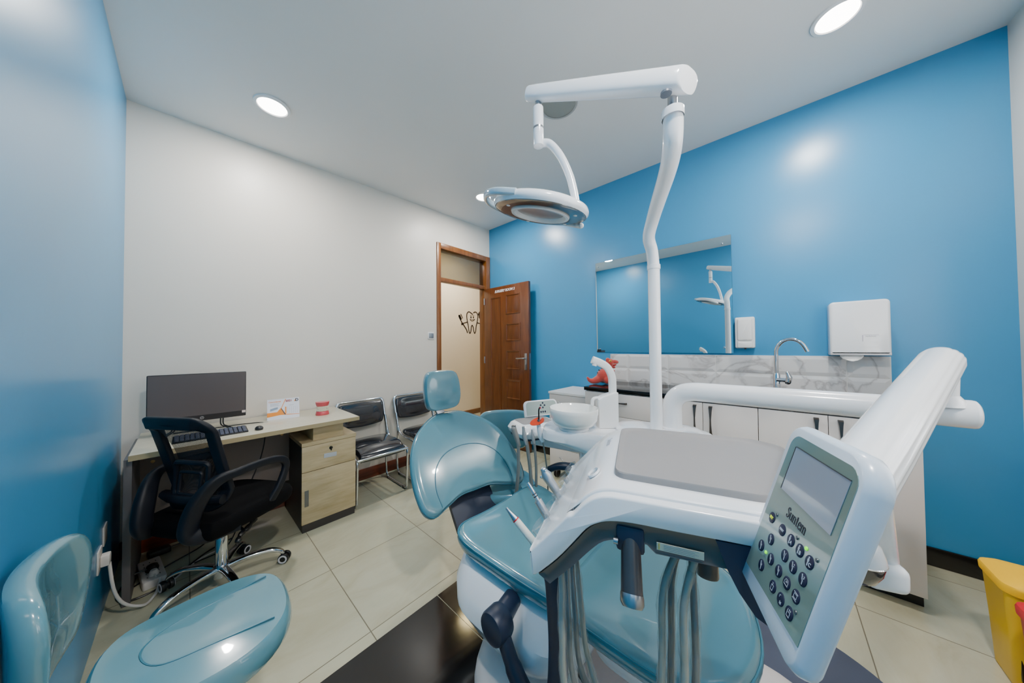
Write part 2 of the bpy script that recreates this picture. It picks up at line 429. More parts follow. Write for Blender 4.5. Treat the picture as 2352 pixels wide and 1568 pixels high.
# near wall with a window in it (out of the frame behind the photographer; it shows in the reflections)
WX0, WX1, WZ0, WZ1 = .75, 1.95, 1.05, 2.15
m = MB().bb(LX - .15, WX0, NY - .15, NY, 0, WT).bb(WX1, RX + .15, NY - .15, NY, 0, WT).bb(WX0, WX1, NY - .15, NY, 0, WZ0).bb(WX0, WX1, NY - .15, NY, WZ1, WT)
struct(m.build('wall_near', PALE, smooth=False))
w1 = MB()
for x0, x1, z0, z1 in ((WX0, WX0 + .05, WZ0, WZ1), (WX1 - .05, WX1, WZ0, WZ1), (WX0, WX1, WZ0, WZ0 + .05), (WX0, WX1, WZ1 - .05, WZ1), ((WX0 + WX1) / 2 - .025, (WX0 + WX1) / 2 + .025, WZ0, WZ1)):
    w1.bb(x0, x1, NY - .10, NY - .05, z0, z1, .004)
win = struct(w1.build('window_1', WHITE2, smooth=False))
sl = MB(); zz = WZ0 + .08
while zz < WZ1 - .06:
    sl.box((0, 0, 0), (WX1 - WX0 - .12, .045, .002), M=Matrix.Translation(V(((WX0 + WX1) / 2, NY - .024, zz))) @ Matrix.Rotation(.75, 4, 'X')); zz += .07
sl.build('blind_slats', WHITE2, win, smooth=False)
# hall
struct(MB().bb(1.2, 5.2, HY, HY + .1, 0, WT).build('wall_hall', CREAM, smooth=False))
struct(MB().bb(5.1, 5.2, BY + .12, HY, 0, WT).build('wall_hall_end', CREAM, smooth=False))
struct(MB().bb(1.1, 1.2, BY + .12, HY, 0, WT).build('wall_hall_start', CREAM, smooth=False))
struct(MB().bb(RX, 5.2, BY, BY + .12, 0, WT).build('wall_hall_side', CREAM, smooth=False))
struct(MB().bb(1.1, 5.2, BY + .12, HY + .1, WT - .05, WT + .05).build('ceiling_hall', CEIL, smooth=False))
HSK = wood_mat('hall_skirting_wood', (92, 58, 30), (134, 90, 52), (1.2, 6, 10), .35, 3.0, .3)
struct(MB().bb(1.2, 5.1, HY - .015, HY, 0, .09, .004).build('baseboard_hall', HSK))
# skirting
struct(MB().bb(LX, DX0, BY - .014, BY, 0, .105, .004).build('baseboard_back', SKIRTW))
struct(MB().bb(RX - .014, RX, NY, 2.2, 0, .105, .004).build('baseboard_right', mat('black_skirting', (20, 17, 16), .25, coat=.3)))
struct(MB().bb(LX, 2.84, NY, NY + .014, 0, .105, .004).build('baseboard_near', MATS['black_skirting']))
# door frame, transom and open leaf
fr = MB()
J = .055
fr.bb(DX0, DX0 + J, BY - .018, BY + .125, 0, DZ, .006)
fr.bb(2.778, DX1, BY - .018, BY + .125, 0, DZ, .006)
fr.bb(DX0 + J - .0005, 2.7785, BY - .0175, BY + .1245, DZ - .07, DZ - .0005, .005)
fr.bb(DX0 + J - .01, 2.785, BY + .01, BY + .09, 2.075, 2.125, .005)
struct(fr.build('trim_1', FRAMEW))
struct(MB().bb(DX0 + J, 2.78, BY + .048, BY + .053, 2.12, DZ - .065).build('window_2', clear_mat('transom_glass', (190, 184, 162), .1, .03), smooth=False))
LY0, LY1, LXf = 2.185, 2.965, 2.742   # leaf stands open along the right wall; its visible face looks to -x
dl = MB().bb(LXf, LXf + .04, LY0, LY1, .008, 2.065, .003)
door = struct(dl.build('door_1', WALNUT))
def panel(y0, y1, z0, z1):
    mm = MB(); x = LXf
    M = frame((x, (y0 + y1) / 2, (z0 + z1) / 2), (0, -1, 0), (0, 0, 1))
    w, h = y1 - y0, z1 - z0
    def ring(a, d): return [M @ V((sx * (w / 2 - a), sy * (h / 2 - a), d)) for sx, sy in ((-1, -1), (1, -1), (1, 1), (-1, 1))]
    mm.loft([ring(0, -.004), ring(0, .005), ring(.012, .007), ring(.02, .001), ring(.035, .001), ring(.06, .006)])
    mm.build('door_panel', WALNUT, door, angle=20)
panel(2.655, 2.84, .24, 1.93)
for z0, z1 in ((1.69, 1.94), (1.345, 1.57), (.985, 1.23), (.61, .86), (.24, .49)): panel(2.32, 2.56, z0, z1)
text('door_lettering', 'SURGERY ROOM 3', .046, frame((LXf - .0006, 2.583, 2.003), (0, -1, 0), (0, 0, 1)), mat('white_vinyl', (236, 238, 240), .4), door, shear=.25, bold=.0014, sx=.92)
h = MB().box((LXf - .004, 2.235, 1.09), (.008, .04, .20), .003)
hd = h.build('door_handle', STEEL, door)
MB().cyl((LXf - .006, 2.235, 1.13), (LXf - .05, 2.235, 1.13), .009).tube([(LXf - .05, 2.235, 1.13), (LXf - .053, 2.27, 1.13), (LXf - .05, 2.345, 1.126)], .0085, 10, round_ends=True).build('lever', STEEL, hd)
MB().cyl((LXf - .007, 2.235, 1.055), (LXf - .014, 2.235, 1.055), .009).build('keyhole', STEEL, hd)
MB().bb(LXf + .01, LXf + .03, LY0 - .002, LY0 + .002, 1.0, 1.19).build('latch_plate', STEEL, door)
MB().box((LXf + .046, 2.235, 1.09), (.008, .04, .20), .003).build('door_handle', STEEL, door)
for z in (.25, 1.05, 1.85): MB().cyl((LXf - .004, LY1 - .004, z), (LXf - .004, LY1 - .004, z + .09), .008).build('hinge', STEEL, door)

# ---------------------------------------------------------------- tooth decal in the hall
INK = mat('dark_brown_vinyl', (48, 34, 20), .5)
HM = frame(at_y(1085, 740, HY - .002), (1, 0, 0), (0, 0, 1), (0, -1, 0))
HM = HM @ Matrix.Rotation(0, 4, 'Z')
def hp(u, v):
    q = HM.inverted() @ at_y(1020 + u / 14.254, 680 + v / 14.254, HY - .002); return (q.x, q.y)
dec = MB()
def sk(pts, w, n=6):
    P = catmull([V(hp(*p)).to_3d() for p in pts], n); strokes(dec, HM, [P], w)
sk([(940, 598), (870, 545), (810, 510), (755, 560), (740, 660), (765, 830), (800, 1020), (815, 1150), (848, 1215), (880, 1130), (895, 1000), (920, 955), (950, 1010), (975, 1150), (1002, 1215), (1030, 1150), (1050, 1000), (1085, 830), (1105, 660), (1080, 560), (1020, 518), (955, 548)], .022)
sk([(845, 755), (880, 800), (925, 815), (970, 795), (1005, 755)], .010); sk([(845, 755), (925, 778), (1005, 755)], .010)
for x in (880, 960):
    q = V(hp(x, 692)); dec.prism(circle(.015, 16, q.x, q.y, .024), 0, .0006, HM)
    sk([(x - 35, 635), (x, 618), (x + 30, 640)], .007)
sk([(760, 845), (690, 870), (610, 890)], .02); sk([(1080, 870), (1140, 885), (1200, 910)], .02)
for b in ((1235, 890), (1240, 925), (1225, 965), (1165, 965)): sk([(1200, 910), b], .008)
sk([(485, 610), (540, 770), (590, 870), (650, 960), (730, 1090), (770, 1205)], .024); sk([(590, 880), (600, 945)], .05)
sk([(495, 620), (520, 690), (560, 770)], .05); sk([(545, 580), (610, 725)], .018)
sk([(1130, 640), (1170, 560), (1240, 480), (1330, 420)], .06); sk([(1140, 660), (1200, 760), (1250, 815), (1330, 840)], .035); sk([(1230, 570), (1200, 660), (1240, 760), (1330, 790)], .02)
tag(dec.build('wall_decal', INK, smooth=False), 'dark brown smiling tooth drawing with toothbrush on the cream hall wall', 'wall sticker')

# ---------------------------------------------------------------- ceiling fittings
GLOW = mat('lit_diffuser', (255, 252, 246), .5, emit=9.0, var=0)
LAMPS = [((.362, 2.404), 'glowing round ceiling light above the monitor desk'), ((2.157, -.268), 'glowing round ceiling light nearest the paper towel dispenser'),
         ((2.15, 2.326), 'glowing round ceiling light near the open door, half hidden by the dental lamp'), ((.40, -.30), 'glowing round ceiling light behind the photographer')]
POWER = 14.0
for (x, y), lab in LAMPS:
    if y < 0 and x < 1: lab = 'glowing round ceiling light over the corner behind the camera'
    z = ceil_z(x)
    t = empty('ceiling_light', (x, y, z), lab, 'ceiling light', 'round ceiling lights')
    MB().lathe([(.078, 0), (.092, 0), (.096, -.003), (.094, -.010), (.080, -.013), (.076, -.008)], (x, y, z + .001), n=40).build('rim', WHITE2, t)
    MB().lathe([(0, -.008), (.055, -.0085), (.0775, -.006), (.0775, 0), (0, 0)], (x, y, z + .001), n=40).build('diffuser', GLOW, t)
    L = bpy.data.lights.new('ceiling_light_source', 'AREA'); L.shape = 'DISK'; L.size = .155; L.energy = POWER * (1.9 if y < 0 and x < 1 else 1.0); L.color = (1.0, .97, .92); L.spread = PI
    lo = bpy.data.objects.new('ceiling_light_source', L); COL.objects.link(lo); lo.location = (x, y, z - .012)
hl = bpy.data.lights.new('hall_light_source', 'AREA'); hl.shape = 'DISK'; hl.size = .3; hl.energy = 30; hl.color = (1.0, .93, .82)
ho = bpy.data.objects.new('hall_light_source', hl); COL.objects.link(ho); ho.location = (3.0, 3.65, WT - .06)
x, y = 1.655, 1.045; z = ceil_z(x)
t = empty('ceiling_speaker', (x, y, z), 'grey round grille speaker set flush in the ceiling, behind the lamp arm', 'speaker')
MB().lathe([(.112, 0), (.125, 0), (.128, -.003), (.125, -.006), (.112, -.006)], (x, y, z + .001), n=40).build('rim', mat('speaker_rim', (176, 178, 176), .5), t)
MB().lathe([(0, -.005), (.08, -.005), (.1125, -.0035), (.1125, 0), (0, 0)], (x, y, z + .001), n=40).build('grille', mat('speaker_grille', (148, 151, 146), .7, bump=.5, bscale=500), t)
# ================================================================ desk corner
t = empty('light_switch', (1.905, BY, 1.41), 'small grey light switch with white surround beside the door frame', 'light switch')
MB().box((1.905, BY - .004, 1.41), (.082, .008, .082), .003).build('plate', WHITE2, t)
MB().box((1.905, BY - .010, 1.41), (.060, .006, .056), .003).build('rocker', mat('silver_rocker', (150, 154, 160), .3, metal=.6), t)

t = empty('desk', (.34, 2.67, 0), 'pale oak computer desk with dark grey side panel against the white wall', 'desk')
M = MB().bb(LX + .075, .887, 2.370, 2.965, .722, .75, .002)
M.build('desktop', OAKTOP, t)
MB().bb(LX + .0745, .8875, 2.3692, 2.3705, .7225, .7495).build('edge_band', OAKEDGE, t)
MB().bb(-.205, -.178, 2.415, 2.95, 0, .722, .001).build('side_panel', mat('grey_laminate_panel', (96, 92, 92), .45), t)
MB().bb(-.178, .535, 2.80, 2.818, .26, .722).build('modesty_panel', mat('grey_brown_panel', (112, 102, 98), .5, bump=.1), t)
for x, z in ((-.13, .60), (.49, .62), (.49, .35)):
    MB().lathe([(0, .001), (.004, .001), (.005, .003), (.009, .003), (.009, 0), (0, 0)], (x, 2.80, z), (0, -1, 0), 16).build('cam_fitting', mat('brass', (190, 160, 110), .3, metal=1), t)
MB().bb(.608, .803, 2.457, 2.90, .615, .722, .001).build('riser_block', OAK, t)
MB().lathe([(0, .002), (.024, .002), (.026, 0), (0, 0)], (.37, 2.70, .75), n=24).build('cable_grommet', mat('grommet_grey', (170, 166, 150), .4), t)

t = empty('drawer_pedestal', (.71, 2.69, 0), 'oak front drawer pedestal with dark sides under the desk end', 'drawer cabinet')
MB().bb(.537, .878, 2.452, 2.945, .052, .590).build('carcass', GREYLAM, t, smooth=False)
MB().bb(.533, .885, 2.425, 2.95, .590, .615, .001).build('top_board', OAK, t, smooth=False)
MB().bb(.54, .876, 2.433, 2.93, 0, .052).build('plinth', mat('plinth_grey', (62, 57, 55), .5), t, smooth=False)
d = MB().bb(.536, .882, 2.430, 2.450, .412, .587, .001).build('drawer', OAK, t)
lk = MB().cyl((.712, 2.432, .545), (.712, 2.424, .545), .011).build('lock', BLACK, d)
MB().bb(.709, .715, 2.412, 2.424, .528, .556, .002).build('key', BLACK, d)
MB().box((0, 0, 0), (.082, .004, .030), .001, M=Matrix.Translation(V((.708, 2.427, .494))) @ Matrix.Rotation(.06, 4, 'Y')).build('label_plate', mat('silver_label', (190, 196, 204), .35), d)
d = MB().bb(.536, .882, 2.430, 2.450, .055, .408, .001).build('door', OAK, t)
MB().bb(.552, .576, 2.427, 2.431, .175, .285, .0008).build('handle', mat('grey_pull', (112, 112, 106), .4), d)

# monitor
A0, A1 = V((-.157, 2.765, 0)), V((.277, 2.72, 0)); ax = (A1 - A0).normalized(); an = V((ax.y, -ax.x, 0)); wd = (A1 - A0).length
MF = frame((A0 + A1) / 2 + V((0, 0, .815)), ax, (0, 0, 1), an)      # local x along the screen, y up, z to the sitter
t = empty('monitor', ((A0 + A1) / 2 + V((0, 0, .75))), 'black flat computer monitor, screen off, on the oak desk', 'monitor')
MB().prism(rrect(wd, .302, .004, 2, 0, .151), -.03, 0, MF, .002).build('housing', mat('monitor_black', (28, 26, 27), .35), t)
MB().prism([(-wd / 2 + .004, .036), (wd / 2 - .004, .036), (wd / 2 - .004, .298), (-wd / 2 + .004, .298)], 0, .0008, MF).build('screen', mat('switched_off_screen', (96, 86, 84), .3, var=.03, vscale=2), t, smooth=False)
MB().prism([(-wd / 2 + .002, .002), (wd / 2 - .002, .002), (wd / 2 - .002, .035), (-wd / 2 + .002, .035)], 0, .0014, MF).build('bezel', mat('bezel_dark', (48, 43, 43), .35), t, smooth=False)
lg = MB().prism(circle(.0095, 28, 0.01, .018), .0014, .0022, MF).build('logo', mat('logo_grey', (150, 146, 146), .35), t)
text('logo_lettering', 'hp', .013, MF @ Matrix.Translation(V((.01, .0185, .0023))), mat('bezel_dark', (48, 43, 43)), lg, shear=.3, bold=.0004)
MB().prism([(wd / 2 - .020, .022), (wd / 2 - .002, .022), (wd / 2 - .002, .038), (wd / 2 - .020, .038)], .0014, .002, MF).build('sticker', mat('pink_white_sticker', (236, 214, 204), .5), t, smooth=False)
st = MB()
for sx in (-.11, .10):
    for dx in (-.006, .006):
        st.tube(fillet([MF @ V((sx + dx, .02, -.02)), MF @ V((sx + dx, -.045, -.012)), MF @ V((sx + dx * 1.2 + (.05 if sx > 0 else -.03), -.060, .07))], .02), .0035, 8)
st.tube([MF @ V((-.11, -.058, -.0)), MF @ V((.10, -.058, .0))], .0035, 8)
st.build('stand', BLACK, t)

# keyboard, mouse
t = empty('keyboard', (.06, 2.535, .75), 'slim dark keyboard on the desk in front of the monitor', 'keyboard')
KM = frame((.108, 2.535, .752), (1, 0, 0), (0, .995, .1))
MB().prism(rrect(.315, .125, .006, 3), 0, .012, KM, .002).build('case', BLACK, t)
k = MB()
for r in range(5):
    for c in range(15): k.box((-.1515 + c * .0202 + .010, -.05 + r * .0235, .014), (.017, .0205, .006), .0015, 1, KM)
k.build('keys', mat('keycap_blue_grey', (70, 74, 90), .5), t)
t = empty('mouse', (.318, 2.49, .75), 'small black computer mouse on the desk beside the keyboard', 'mouse')
MB().ball((.318, 2.49, .758), .03, .72, 1.05, .55, M=None).bb(.302, .334, 2.464, 2.516, .7505, .757, .003).build('shell', mat('mouse_black', (34, 34, 36), .4), t)
MB().cyl((.315, 2.474, .7705), (.321, 2.474, .7705), .0045).build('scroll_wheel', mat('bezel_dark', (48, 43, 43)), t)
c = MB().tube(catmull([(.14, 2.74, .755), (.20, 2.75, .754), (.28, 2.735, .754), (.34, 2.71, .754), (.37, 2.70, .748), (.37, 2.70, .72)], 6), .003, 8)
tag(c.build('monitor_cable', BLACK), 'thin black cable from the monitor into the desk grommet', 'cable')
c = MB().tube(catmull([(.37, 2.70, .715), (.37, 2.66, .64), (.345, 2.64, .52), (.30, 2.62, .40), (.27, 2.60, .3), (.23, 2.56, .16), (.17, 2.54, .05), (.05, 2.58, .008), (-.05, 2.56, .008)], 6), .0035, 8)
tag(c.build('hanging_cable', BLACK), 'black cable hanging under the desk in front of the modesty panel', 'cable')

# desk calendar
B0, B1 = V((.394, 2.744, .75)), V((.583, 2.718, .75)); cx_ = (B1 - B0).normalized(); cn = V((cx_.y, -cx_.x, 0)); cw = (B1 - B0).length
upc = (V((0, 0, 1)) - cn * .30).normalized()
CM = frame((B0 + B1) / 2, cx_, upc); CHh = .150
t = empty('desk_calendar', (B0 + B1) / 2, 'white and orange tent desk calendar for 2021 beside the monitor', 'calendar')
PAPER = mat('calendar_paper', (226, 226, 234), .5)
MB().bb(-cw / 2, cw / 2, 0, CHh, -.0015, 0, 0, 2, CM).build('front_page', PAPER, t, smooth=False)
bk = frame((B0 + B1) / 2 - cn * .09, cx_, (V((0, 0, 1)) + cn * .30).normalized())
MB().bb(-cw / 2, cw / 2, 0, CHh, -.0015, 0, 0, 2, bk).bb(-cw / 2, cw / 2, 0, .001, -.09, 0, 0, 2, frame((B0 + B1) / 2, cx_, (0, 0, 1))).build('back_board', PAPER, t, smooth=False)
def flat(nm, poly, col, z=.0006): MB().prism([(p[0] * cw - cw / 2, p[1] * CHh) for p in poly], 0, z, CM).build(nm, col, t, smooth=False)
ORG = mat('orange_print', (238, 140, 28), .5); DRK = mat('dark_print', (70, 66, 70), .5)
flat('orange_swoosh', [(0, .14), (.40, .20), (1, .15), (1, .17), (.57, .22), (.42, .56), (.30, .36), (0, .35)], ORG)
flat('orange_line', [(.42, .54), (.55, .97), (.575, .97), (.44, .54)], ORG)
flat('dark_line', [(.43, .54), (.57, .20), (.53, .20), (.42, .5)], DRK, .0009)
flat('week_bar', [(.545, .24), (.585, .24), (.585, .58), (.545, .58)], ORG, .0009)
flat('product_picture', [(.09, .42), (.32, .50), (.32, .60), (.22, .58), (.09, .53)], mat('picture_blue_grey', (140, 156, 176), .5))
text('title_lettering', 'Camrodental', .0135, CM @ Matrix.Translation(V((-.27 * cw, .87 * CHh, .0006))), ORG, t, bold=.0002)
text('year_lettering', '2021', .02, CM @ Matrix.Translation(V((.16 * cw, .87 * CHh, .0006))), mat('red_print', (150, 40, 36), .5), t, bold=.0008)
text('emblem', 'D', .028, CM @ Matrix.Translation(V((.42 * cw, .88 * CHh, .0006))), DRK, t, bold=.001)
flat('emblem_triangle', [(.83, .82), (.88, .82), (.87, .92)], ORG)
g = MB()
for r in range(5):
    for c_ in range(6):
        g.bb((.61 + c_ * .062) * cw - cw / 2, (.63 + c_ * .062) * cw - cw / 2, (.26 + r * .07) * CHh, (.275 + r * .07) * CHh, 0, .0005, 0, 2, CM)
g.bb((.66) * cw - cw / 2, .82 * cw - cw / 2, .64 * CHh, .65 * CHh, 0, .0005, 0, 2, CM)
g.build('date_print', mat('grey_print', (130, 132, 144), .5), t, smooth=False); g = MB()
for r in range(5): g.bb(.09 * cw - cw / 2, (.38 - .03 * (r % 3)) * cw - cw / 2, (.78 - r * .03) * CHh, (.785 - r * .03) * CHh, 0, .0005, 0, 2, CM)
g.build('notes_print', mat('grey_print', (130, 132, 144), .5), t, smooth=False)
s = MB()
for i in range(24): s.tube([CM @ V((-cw / 2 + .01 + i * (cw - .02) / 23 + .0, CHh - .004 + .006 * math.sin(a), .003 * math.cos(a) - .003)) for a in [k * PI / 5 for k in range(10)]], .0006, 5, closed=True)
s.build('wire_binding', STEEL, t)

# jaw model
JM = rotz(-.25, (.72, 2.66, .75))
t = empty('jaw_model', (.72, 2.66, .75), 'pink dental jaw model with white teeth on the desk end', 'teeth model')
GUM = mat('pink_gum', (206, 76, 84), .35, coat=.4); ENA = mat('ivory_teeth', (228, 220, 196), .3)
def arch(w, d, n=24):
    o = [(w * math.cos(a), -d * math.sin(a)) for a in [k * PI / n for k in range(n + 1)]]
    return [V((x, y)) for x, y in o] + [V((-w, .028)), V((w, .028))]
def arch_solid(prof):
    mm = MB(); rings = []
    for z, k in prof: rings.append([JM @ V((p.x * k, p.y * k, z)) for p in arch(.044, .040)])
    return mm.loft(rings)
arch_solid([(0, 1.0), (.004, 1.04), (.018, 1.0), (.026, .93), (.030, .86), (.031, .75)]).build('lower_gum', GUM, t)
arch_solid([(.066, .80), (.068, .86), (.075, .95), (.088, 1.03), (.100, 1.06), (.101, 1.04)]).build('upper_gum', GUM, t)
for upper in (0, 1):
    for i in range(14):
        a = PI * (.04 + .92 * i / 13); r = .86
        p = V((.044 * r * math.cos(a), -.040 * r * math.sin(a), .060 if upper else .040))
        tm = JM @ Matrix.Translation(p) @ Matrix.Rotation(-a + PI / 2, 4, 'Z')
        big = .0045 if abs(i - 6.5) < 3 else .0056
        MB().box((0, 0, 0), (big * 1.7, .006 if abs(i - 6.5) < 3 else .009, .019 if abs(i - 6.5) < 3 else .016), .002, 2, tm).build('tooth', ENA, t)
for sx in (-1, 1): MB().cyl(JM @ V((sx * .03, .024, .02)), JM @ V((sx * .03, .024, .085)), .004).build('hinge_post', STEEL, t)

# ================================================================ office chair (local: sitter faces +y)
OC = rotz(math.radians(-57), (.135, 2.235, 0)) @ Matrix.Scale(.93, 4)
t = empty('office_chair', (.135, 2.235, 0), 'black mesh-back office swivel chair on a chrome star base at the desk', 'office chair')
FAB = mat('black_seat_fabric', (4, 4, 6), .9, spec=.15, bump=.2, bscale=700); FRM = mat('navy_black_nylon', (13, 16, 25), .5, spec=.35)
def w(*p): return OC @ V(p)
MB().pad([(-.23, -.20), (-.20, -.24), (0, -.25), (.20, -.24), (.23, -.20), (.25, 0), (.24, .18), (.18, .245), (0, .26), (-.18, .245), (-.24, .18), (-.25, 0)], OC @ Matrix.Translation(V((0, .02, .445))), .09, .012).build('seat', FAB, t)
def backz(u, v):  # curved back surface: u across -1..1, v up 0..1
    return (.176 * u * (1 - .06 * (1 - v)), -.165 + .20 * v - .30 * v * v + .045 * u * u, .55 + .452 * v - .012 * u * u)
bf = MB(); ro = [(p.x, p.y) for p in rrect(2.0, 1.0, [.16, .16, .10, .10], 6, 0, .5)]
ro = []
for p in rrect(2.0, 2.0, [.35, .35, .22, .22], 6): ro.append((p.x, (p.y + 1) / 2))
pts = [w(*backz(a, b)) for a, b in ro]
bf.tube(pts, 1.0, closed=True, sec=[(a.x, a.y) for a in rrect(.024, .060, .009, 3)], ref=tuple(OC.to_3x3() @ V((0, 1, .1))))
bk_ = bf.build('back_frame', FRM, t)
g = MB(); N1, N2 = 14, 18; vs = [[g.bm.verts.new(w(*backz(-.95 + 1.9 * i / N1, .03 + .94 * j / N2))) for i in range(N1 + 1)] for j in range(N2 + 1)]
for j in range(N2):
    for i in range(N1): g.bm.faces.new((vs[j][i], vs[j][i + 1], vs[j + 1][i + 1], vs[j + 1][i]))
g.build('back_mesh', mesh_fabric_mat('black_mesh'), t)
lb = MB()
for kk, rr in ((.62, .012), (.40, .008)):
    P = [backz(a * kk, .06 + b * kk * .62 + .10 * (1 - kk)) for a, b in ro]
    lb.tube([w(x, y - .022, z) for x, y, z in P], rr, 8, closed=True)
lb.tube([w(x_, backz(x_ / .205, .05)[1] - .02, .58) for x_ in (-.19, -.1, 0, .1, .19)], .022, 10)
lb.build('lumbar_support', FRM, t)
for sx in (-1, 1):
    pth = [(.05, .415), (.12, .52), (.168, .615), (.165, .665), (.12, .695), (.03, .71), (-.09, .712), (-.175, .69), (-.225, .61), (-.25, .51), (-.24, .45), (-.18, .42), (-.08, .41)]
    P = catmull([(sx * (.243 - .75 * max(0, -.12 - y) - .03 * max(0, (.47 - z) / .1)), y, z) for y, z in pth], 6)
    wd_ = [1.0 if q.y > -.12 else 1.0 + min(.8, (-.12 - q.y) * 7) for q in P]
    MB().tube([w(*q) for q in P], wd_, sec=[(a.x, a.y) for a in rrect(.026, .040, .010, 3)], ref=tuple(OC.to_3x3() @ V((1, 0, 0)))).build('armrest', FRM, t)
MB().bb(-.10, .10, -.12, .14, .365, .40, .01, 2, OC).build('tilt_mechanism', BLACK, t)
MB().tube([w(.08, -.01, .385), w(.175, -.02, .345)], .007, 8).tube(catmull([w(.205, -.075, .315), w(.185, -.045, .335), w(.175, 0, .345), (w(.175, .045, .375))], 5), [.009, .013, .014, .013] * 4, 8).build('tilt_lever', BLACK, t)
MB().cyl(w(0, 0, .30), w(0, 0, .37), .016).build('gas_piston', CHROME, t)
MB().cyl(w(0, 0, .11), w(0, 0, .30), .0255, bev=.003).build('gas_column', CHROME, t)
b = MB().cyl(w(0, 0, .06), w(0, 0, .125), .036, .034, bev=.005)
for k in range(5):
    a = math.radians(-7 + 72 * k); d = V((math.cos(a), math.sin(a), 0)); c0 = V((.135, 2.235, 0))
    P = catmull([c0 + d * .02 + V((0, 0, .10)), c0 + d * .10 + V((0, 0, .108)), c0 + d * .19 + V((0, 0, .10)), c0 + d * .245 + V((0, 0, .075)), c0 + d * .262 + V((0, 0, .055))], 6)
    b.tube(P, [.020 - .006 * i / (len(P) - 1) for i in range(len(P))], sec=[(p.x, p.y) for p in rrect(1.3, 2.0, .6, 4)], ref=(0, 0, 1))
b.build('star_base', CHROME, t)
WHR = mat('white_wheel_rim', (220, 216, 222), .35)
for k in range(5):
    a = math.radians(-7 + 72 * k); d = V((math.cos(a), math.sin(a), 0)); c0 = V((.135, 2.235, 0)) + d * .262
    sd = V((math.cos(a + 1.1), math.sin(a + 1.1), 0)); ctr = c0 + d * .006 + V((0, 0, .027))
    cs = MB().cyl(c0 + V((0, 0, .045)), c0 + V((0, 0, .062)), .009)
    for s_ in (-1, 1): cs.cyl(ctr + sd * s_ * .006, ctr + sd * s_ * .024, .027, bev=.004)
    cs.cyl(ctr - sd * .007, ctr + sd * .007, .018)
    o = cs.build('caster', BLACK, t)
    for s_ in (-1, 1): MB().lathe([(.015, 0), (.0225, 0), (.0225, .002), (.015, .002), (.015, 0)], ctr + sd * s_ * .0238, sd * s_, 24).build('wheel_rim', WHR, o)

# ================================================================ waiting chairs (local: sitter faces -y)
def visitor_chair(label):
    t = empty('visitor_chair', (0, 0, 0), label, 'chair', 'black padded chrome waiting chairs')
    VB = mat('black_gloss_vinyl', (26, 28, 36), .14, coat=.8)
    def bwrap(x, y, z): return (x, y, z + .35 * x * x + .0)
    MBk = frame((0, .215, .645), (1, 0, 0), (0, .16, 1))
    MB().pad([(-.19, -.085), (-.15, -.105), (0, -.118), (.15, -.105), (.19, -.085), (.205, 0), (.20, .085), (.17, .105), (0, .112), (-.17, .105), (-.20, .085), (-.205, 0)], MBk, .034, .012, fn=lambda x, y, z: (x, y, z - .022 + .4 * x * x)).build('backrest', VB, t)
    MB().pad([(-.19, -.19), (-.17, -.225), (0, -.23), (.17, -.225), (.19, -.19), (.19, .10), (.15, .17), (0, .19), (-.15, .17), (-.19, .10)], Matrix.Translation(V((0, -.015, .415))), .055, .012, fn=lambda x, y, z: (x, y, z - max(0, (-.10 - y)) ** 2 * 3.0)).build('seat', VB, t)
    fr = MB(); r = .0105
    for s_ in (-1, 1):
        x = s_ * .212
        fr.tube(fillet([(x, .20, .60), (x, .155, .455), (x, .10, .40), (x, -.24, .375), (x, -.225, .012), (x, .165, .012), (x, .185, .15), (x, .165, .40), (x, .205, .58), (x, .25, .735), (x * .9, .257, .762)], [.05, .05, .05, .035, .05, .04, .05, .05, .03], 5), r, 10, round_ends=True)
    fr.tube(fillet([(-.212, .246, .72), (-.205, .258, .768), (.205, .258, .768), (.212, .246, .72)], .03, 5), r, 10)
    fr.tube([(-.212, -.238, .374), (.212, -.238, .374)], r, 10)
    fr.build('frame', CHROME, t)
    for s_ in (-1, 1):
        for y in (-.17, .13): MB().cyl((s_ * .212, y, 0), (s_ * .212, y, .02), .013, bev=.002).build('glide', BLACK, t)
    return t
v1 = visitor_chair('black vinyl waiting chair with chrome sled frame right beside the desk pedestal')
v1.location = (1.118, 2.70, 0)
v2 = copy_tree(v1); v2['label'] = 'black vinyl waiting chair with chrome frame partly hidden by the dental chair headrest'
v2.location = (1.655, 2.70, 0)

# ================================================================ sockets, power strip and leads
SOCKW = mat('socket_white', (214, 208, 202), .35)
p = at_x(236, 1286, LX + .012)
t = empty('wall_socket', p, 'white wall socket low on the blue wall behind the teal stool', 'socket')
MB().box((LX + .003, p.y, p.z + .005), (.006, .09, .10), .002).build('plate', SOCKW, t)
MB().box((LX + .003, p.y + .13, p.z + .07), (.006, .085, .09), .002).build('upper_plate', SOCKW, t)
tp = empty('white_plug', (LX + .012, p.y, p.z), 'white plug with thick white lead in the low wall socket', 'plug')
MB().box((LX + .020, p.y, p.z), (.028, .045, .05), .006).build('plug_body', SOCKW, tp)
MB().tube(catmull([(LX + .03, p.y, p.z - .02), (LX + .045, p.y - .005, .15), (LX + .075, p.y + .01, .06), (-.13, 2.34, .012), (-.10, 2.40, .008), (-.09, 2.46, .012), (-.085, 2.50, .035)], 6), .006, 10).build('lead', SOCKW, tp)
c4 = [at_z(u, v, .04) for u, v in ((320, 1292), (361, 1278), (377, 1315), (334, 1347))]
cc = sum(c4, V()) / 4; dx_ = ((c4[1] + c4[0]) / 2 - (c4[2] + c4[3]) / 2); Ls = dx_.length; dx_.z = 0
SM = frame((cc.x, cc.y, 0), dx_, V((-dx_.y, dx_.x, 0)))
t = empty('power_strip', (cc.x, cc.y, 0), 'white multi-way power strip on the floor under the desk', 'power strip')
MB().prism(rrect(Ls, .085, .01, 3), 0, .042, SM, .005).build('strip_body', SOCKW, t)
sk_ = MB()
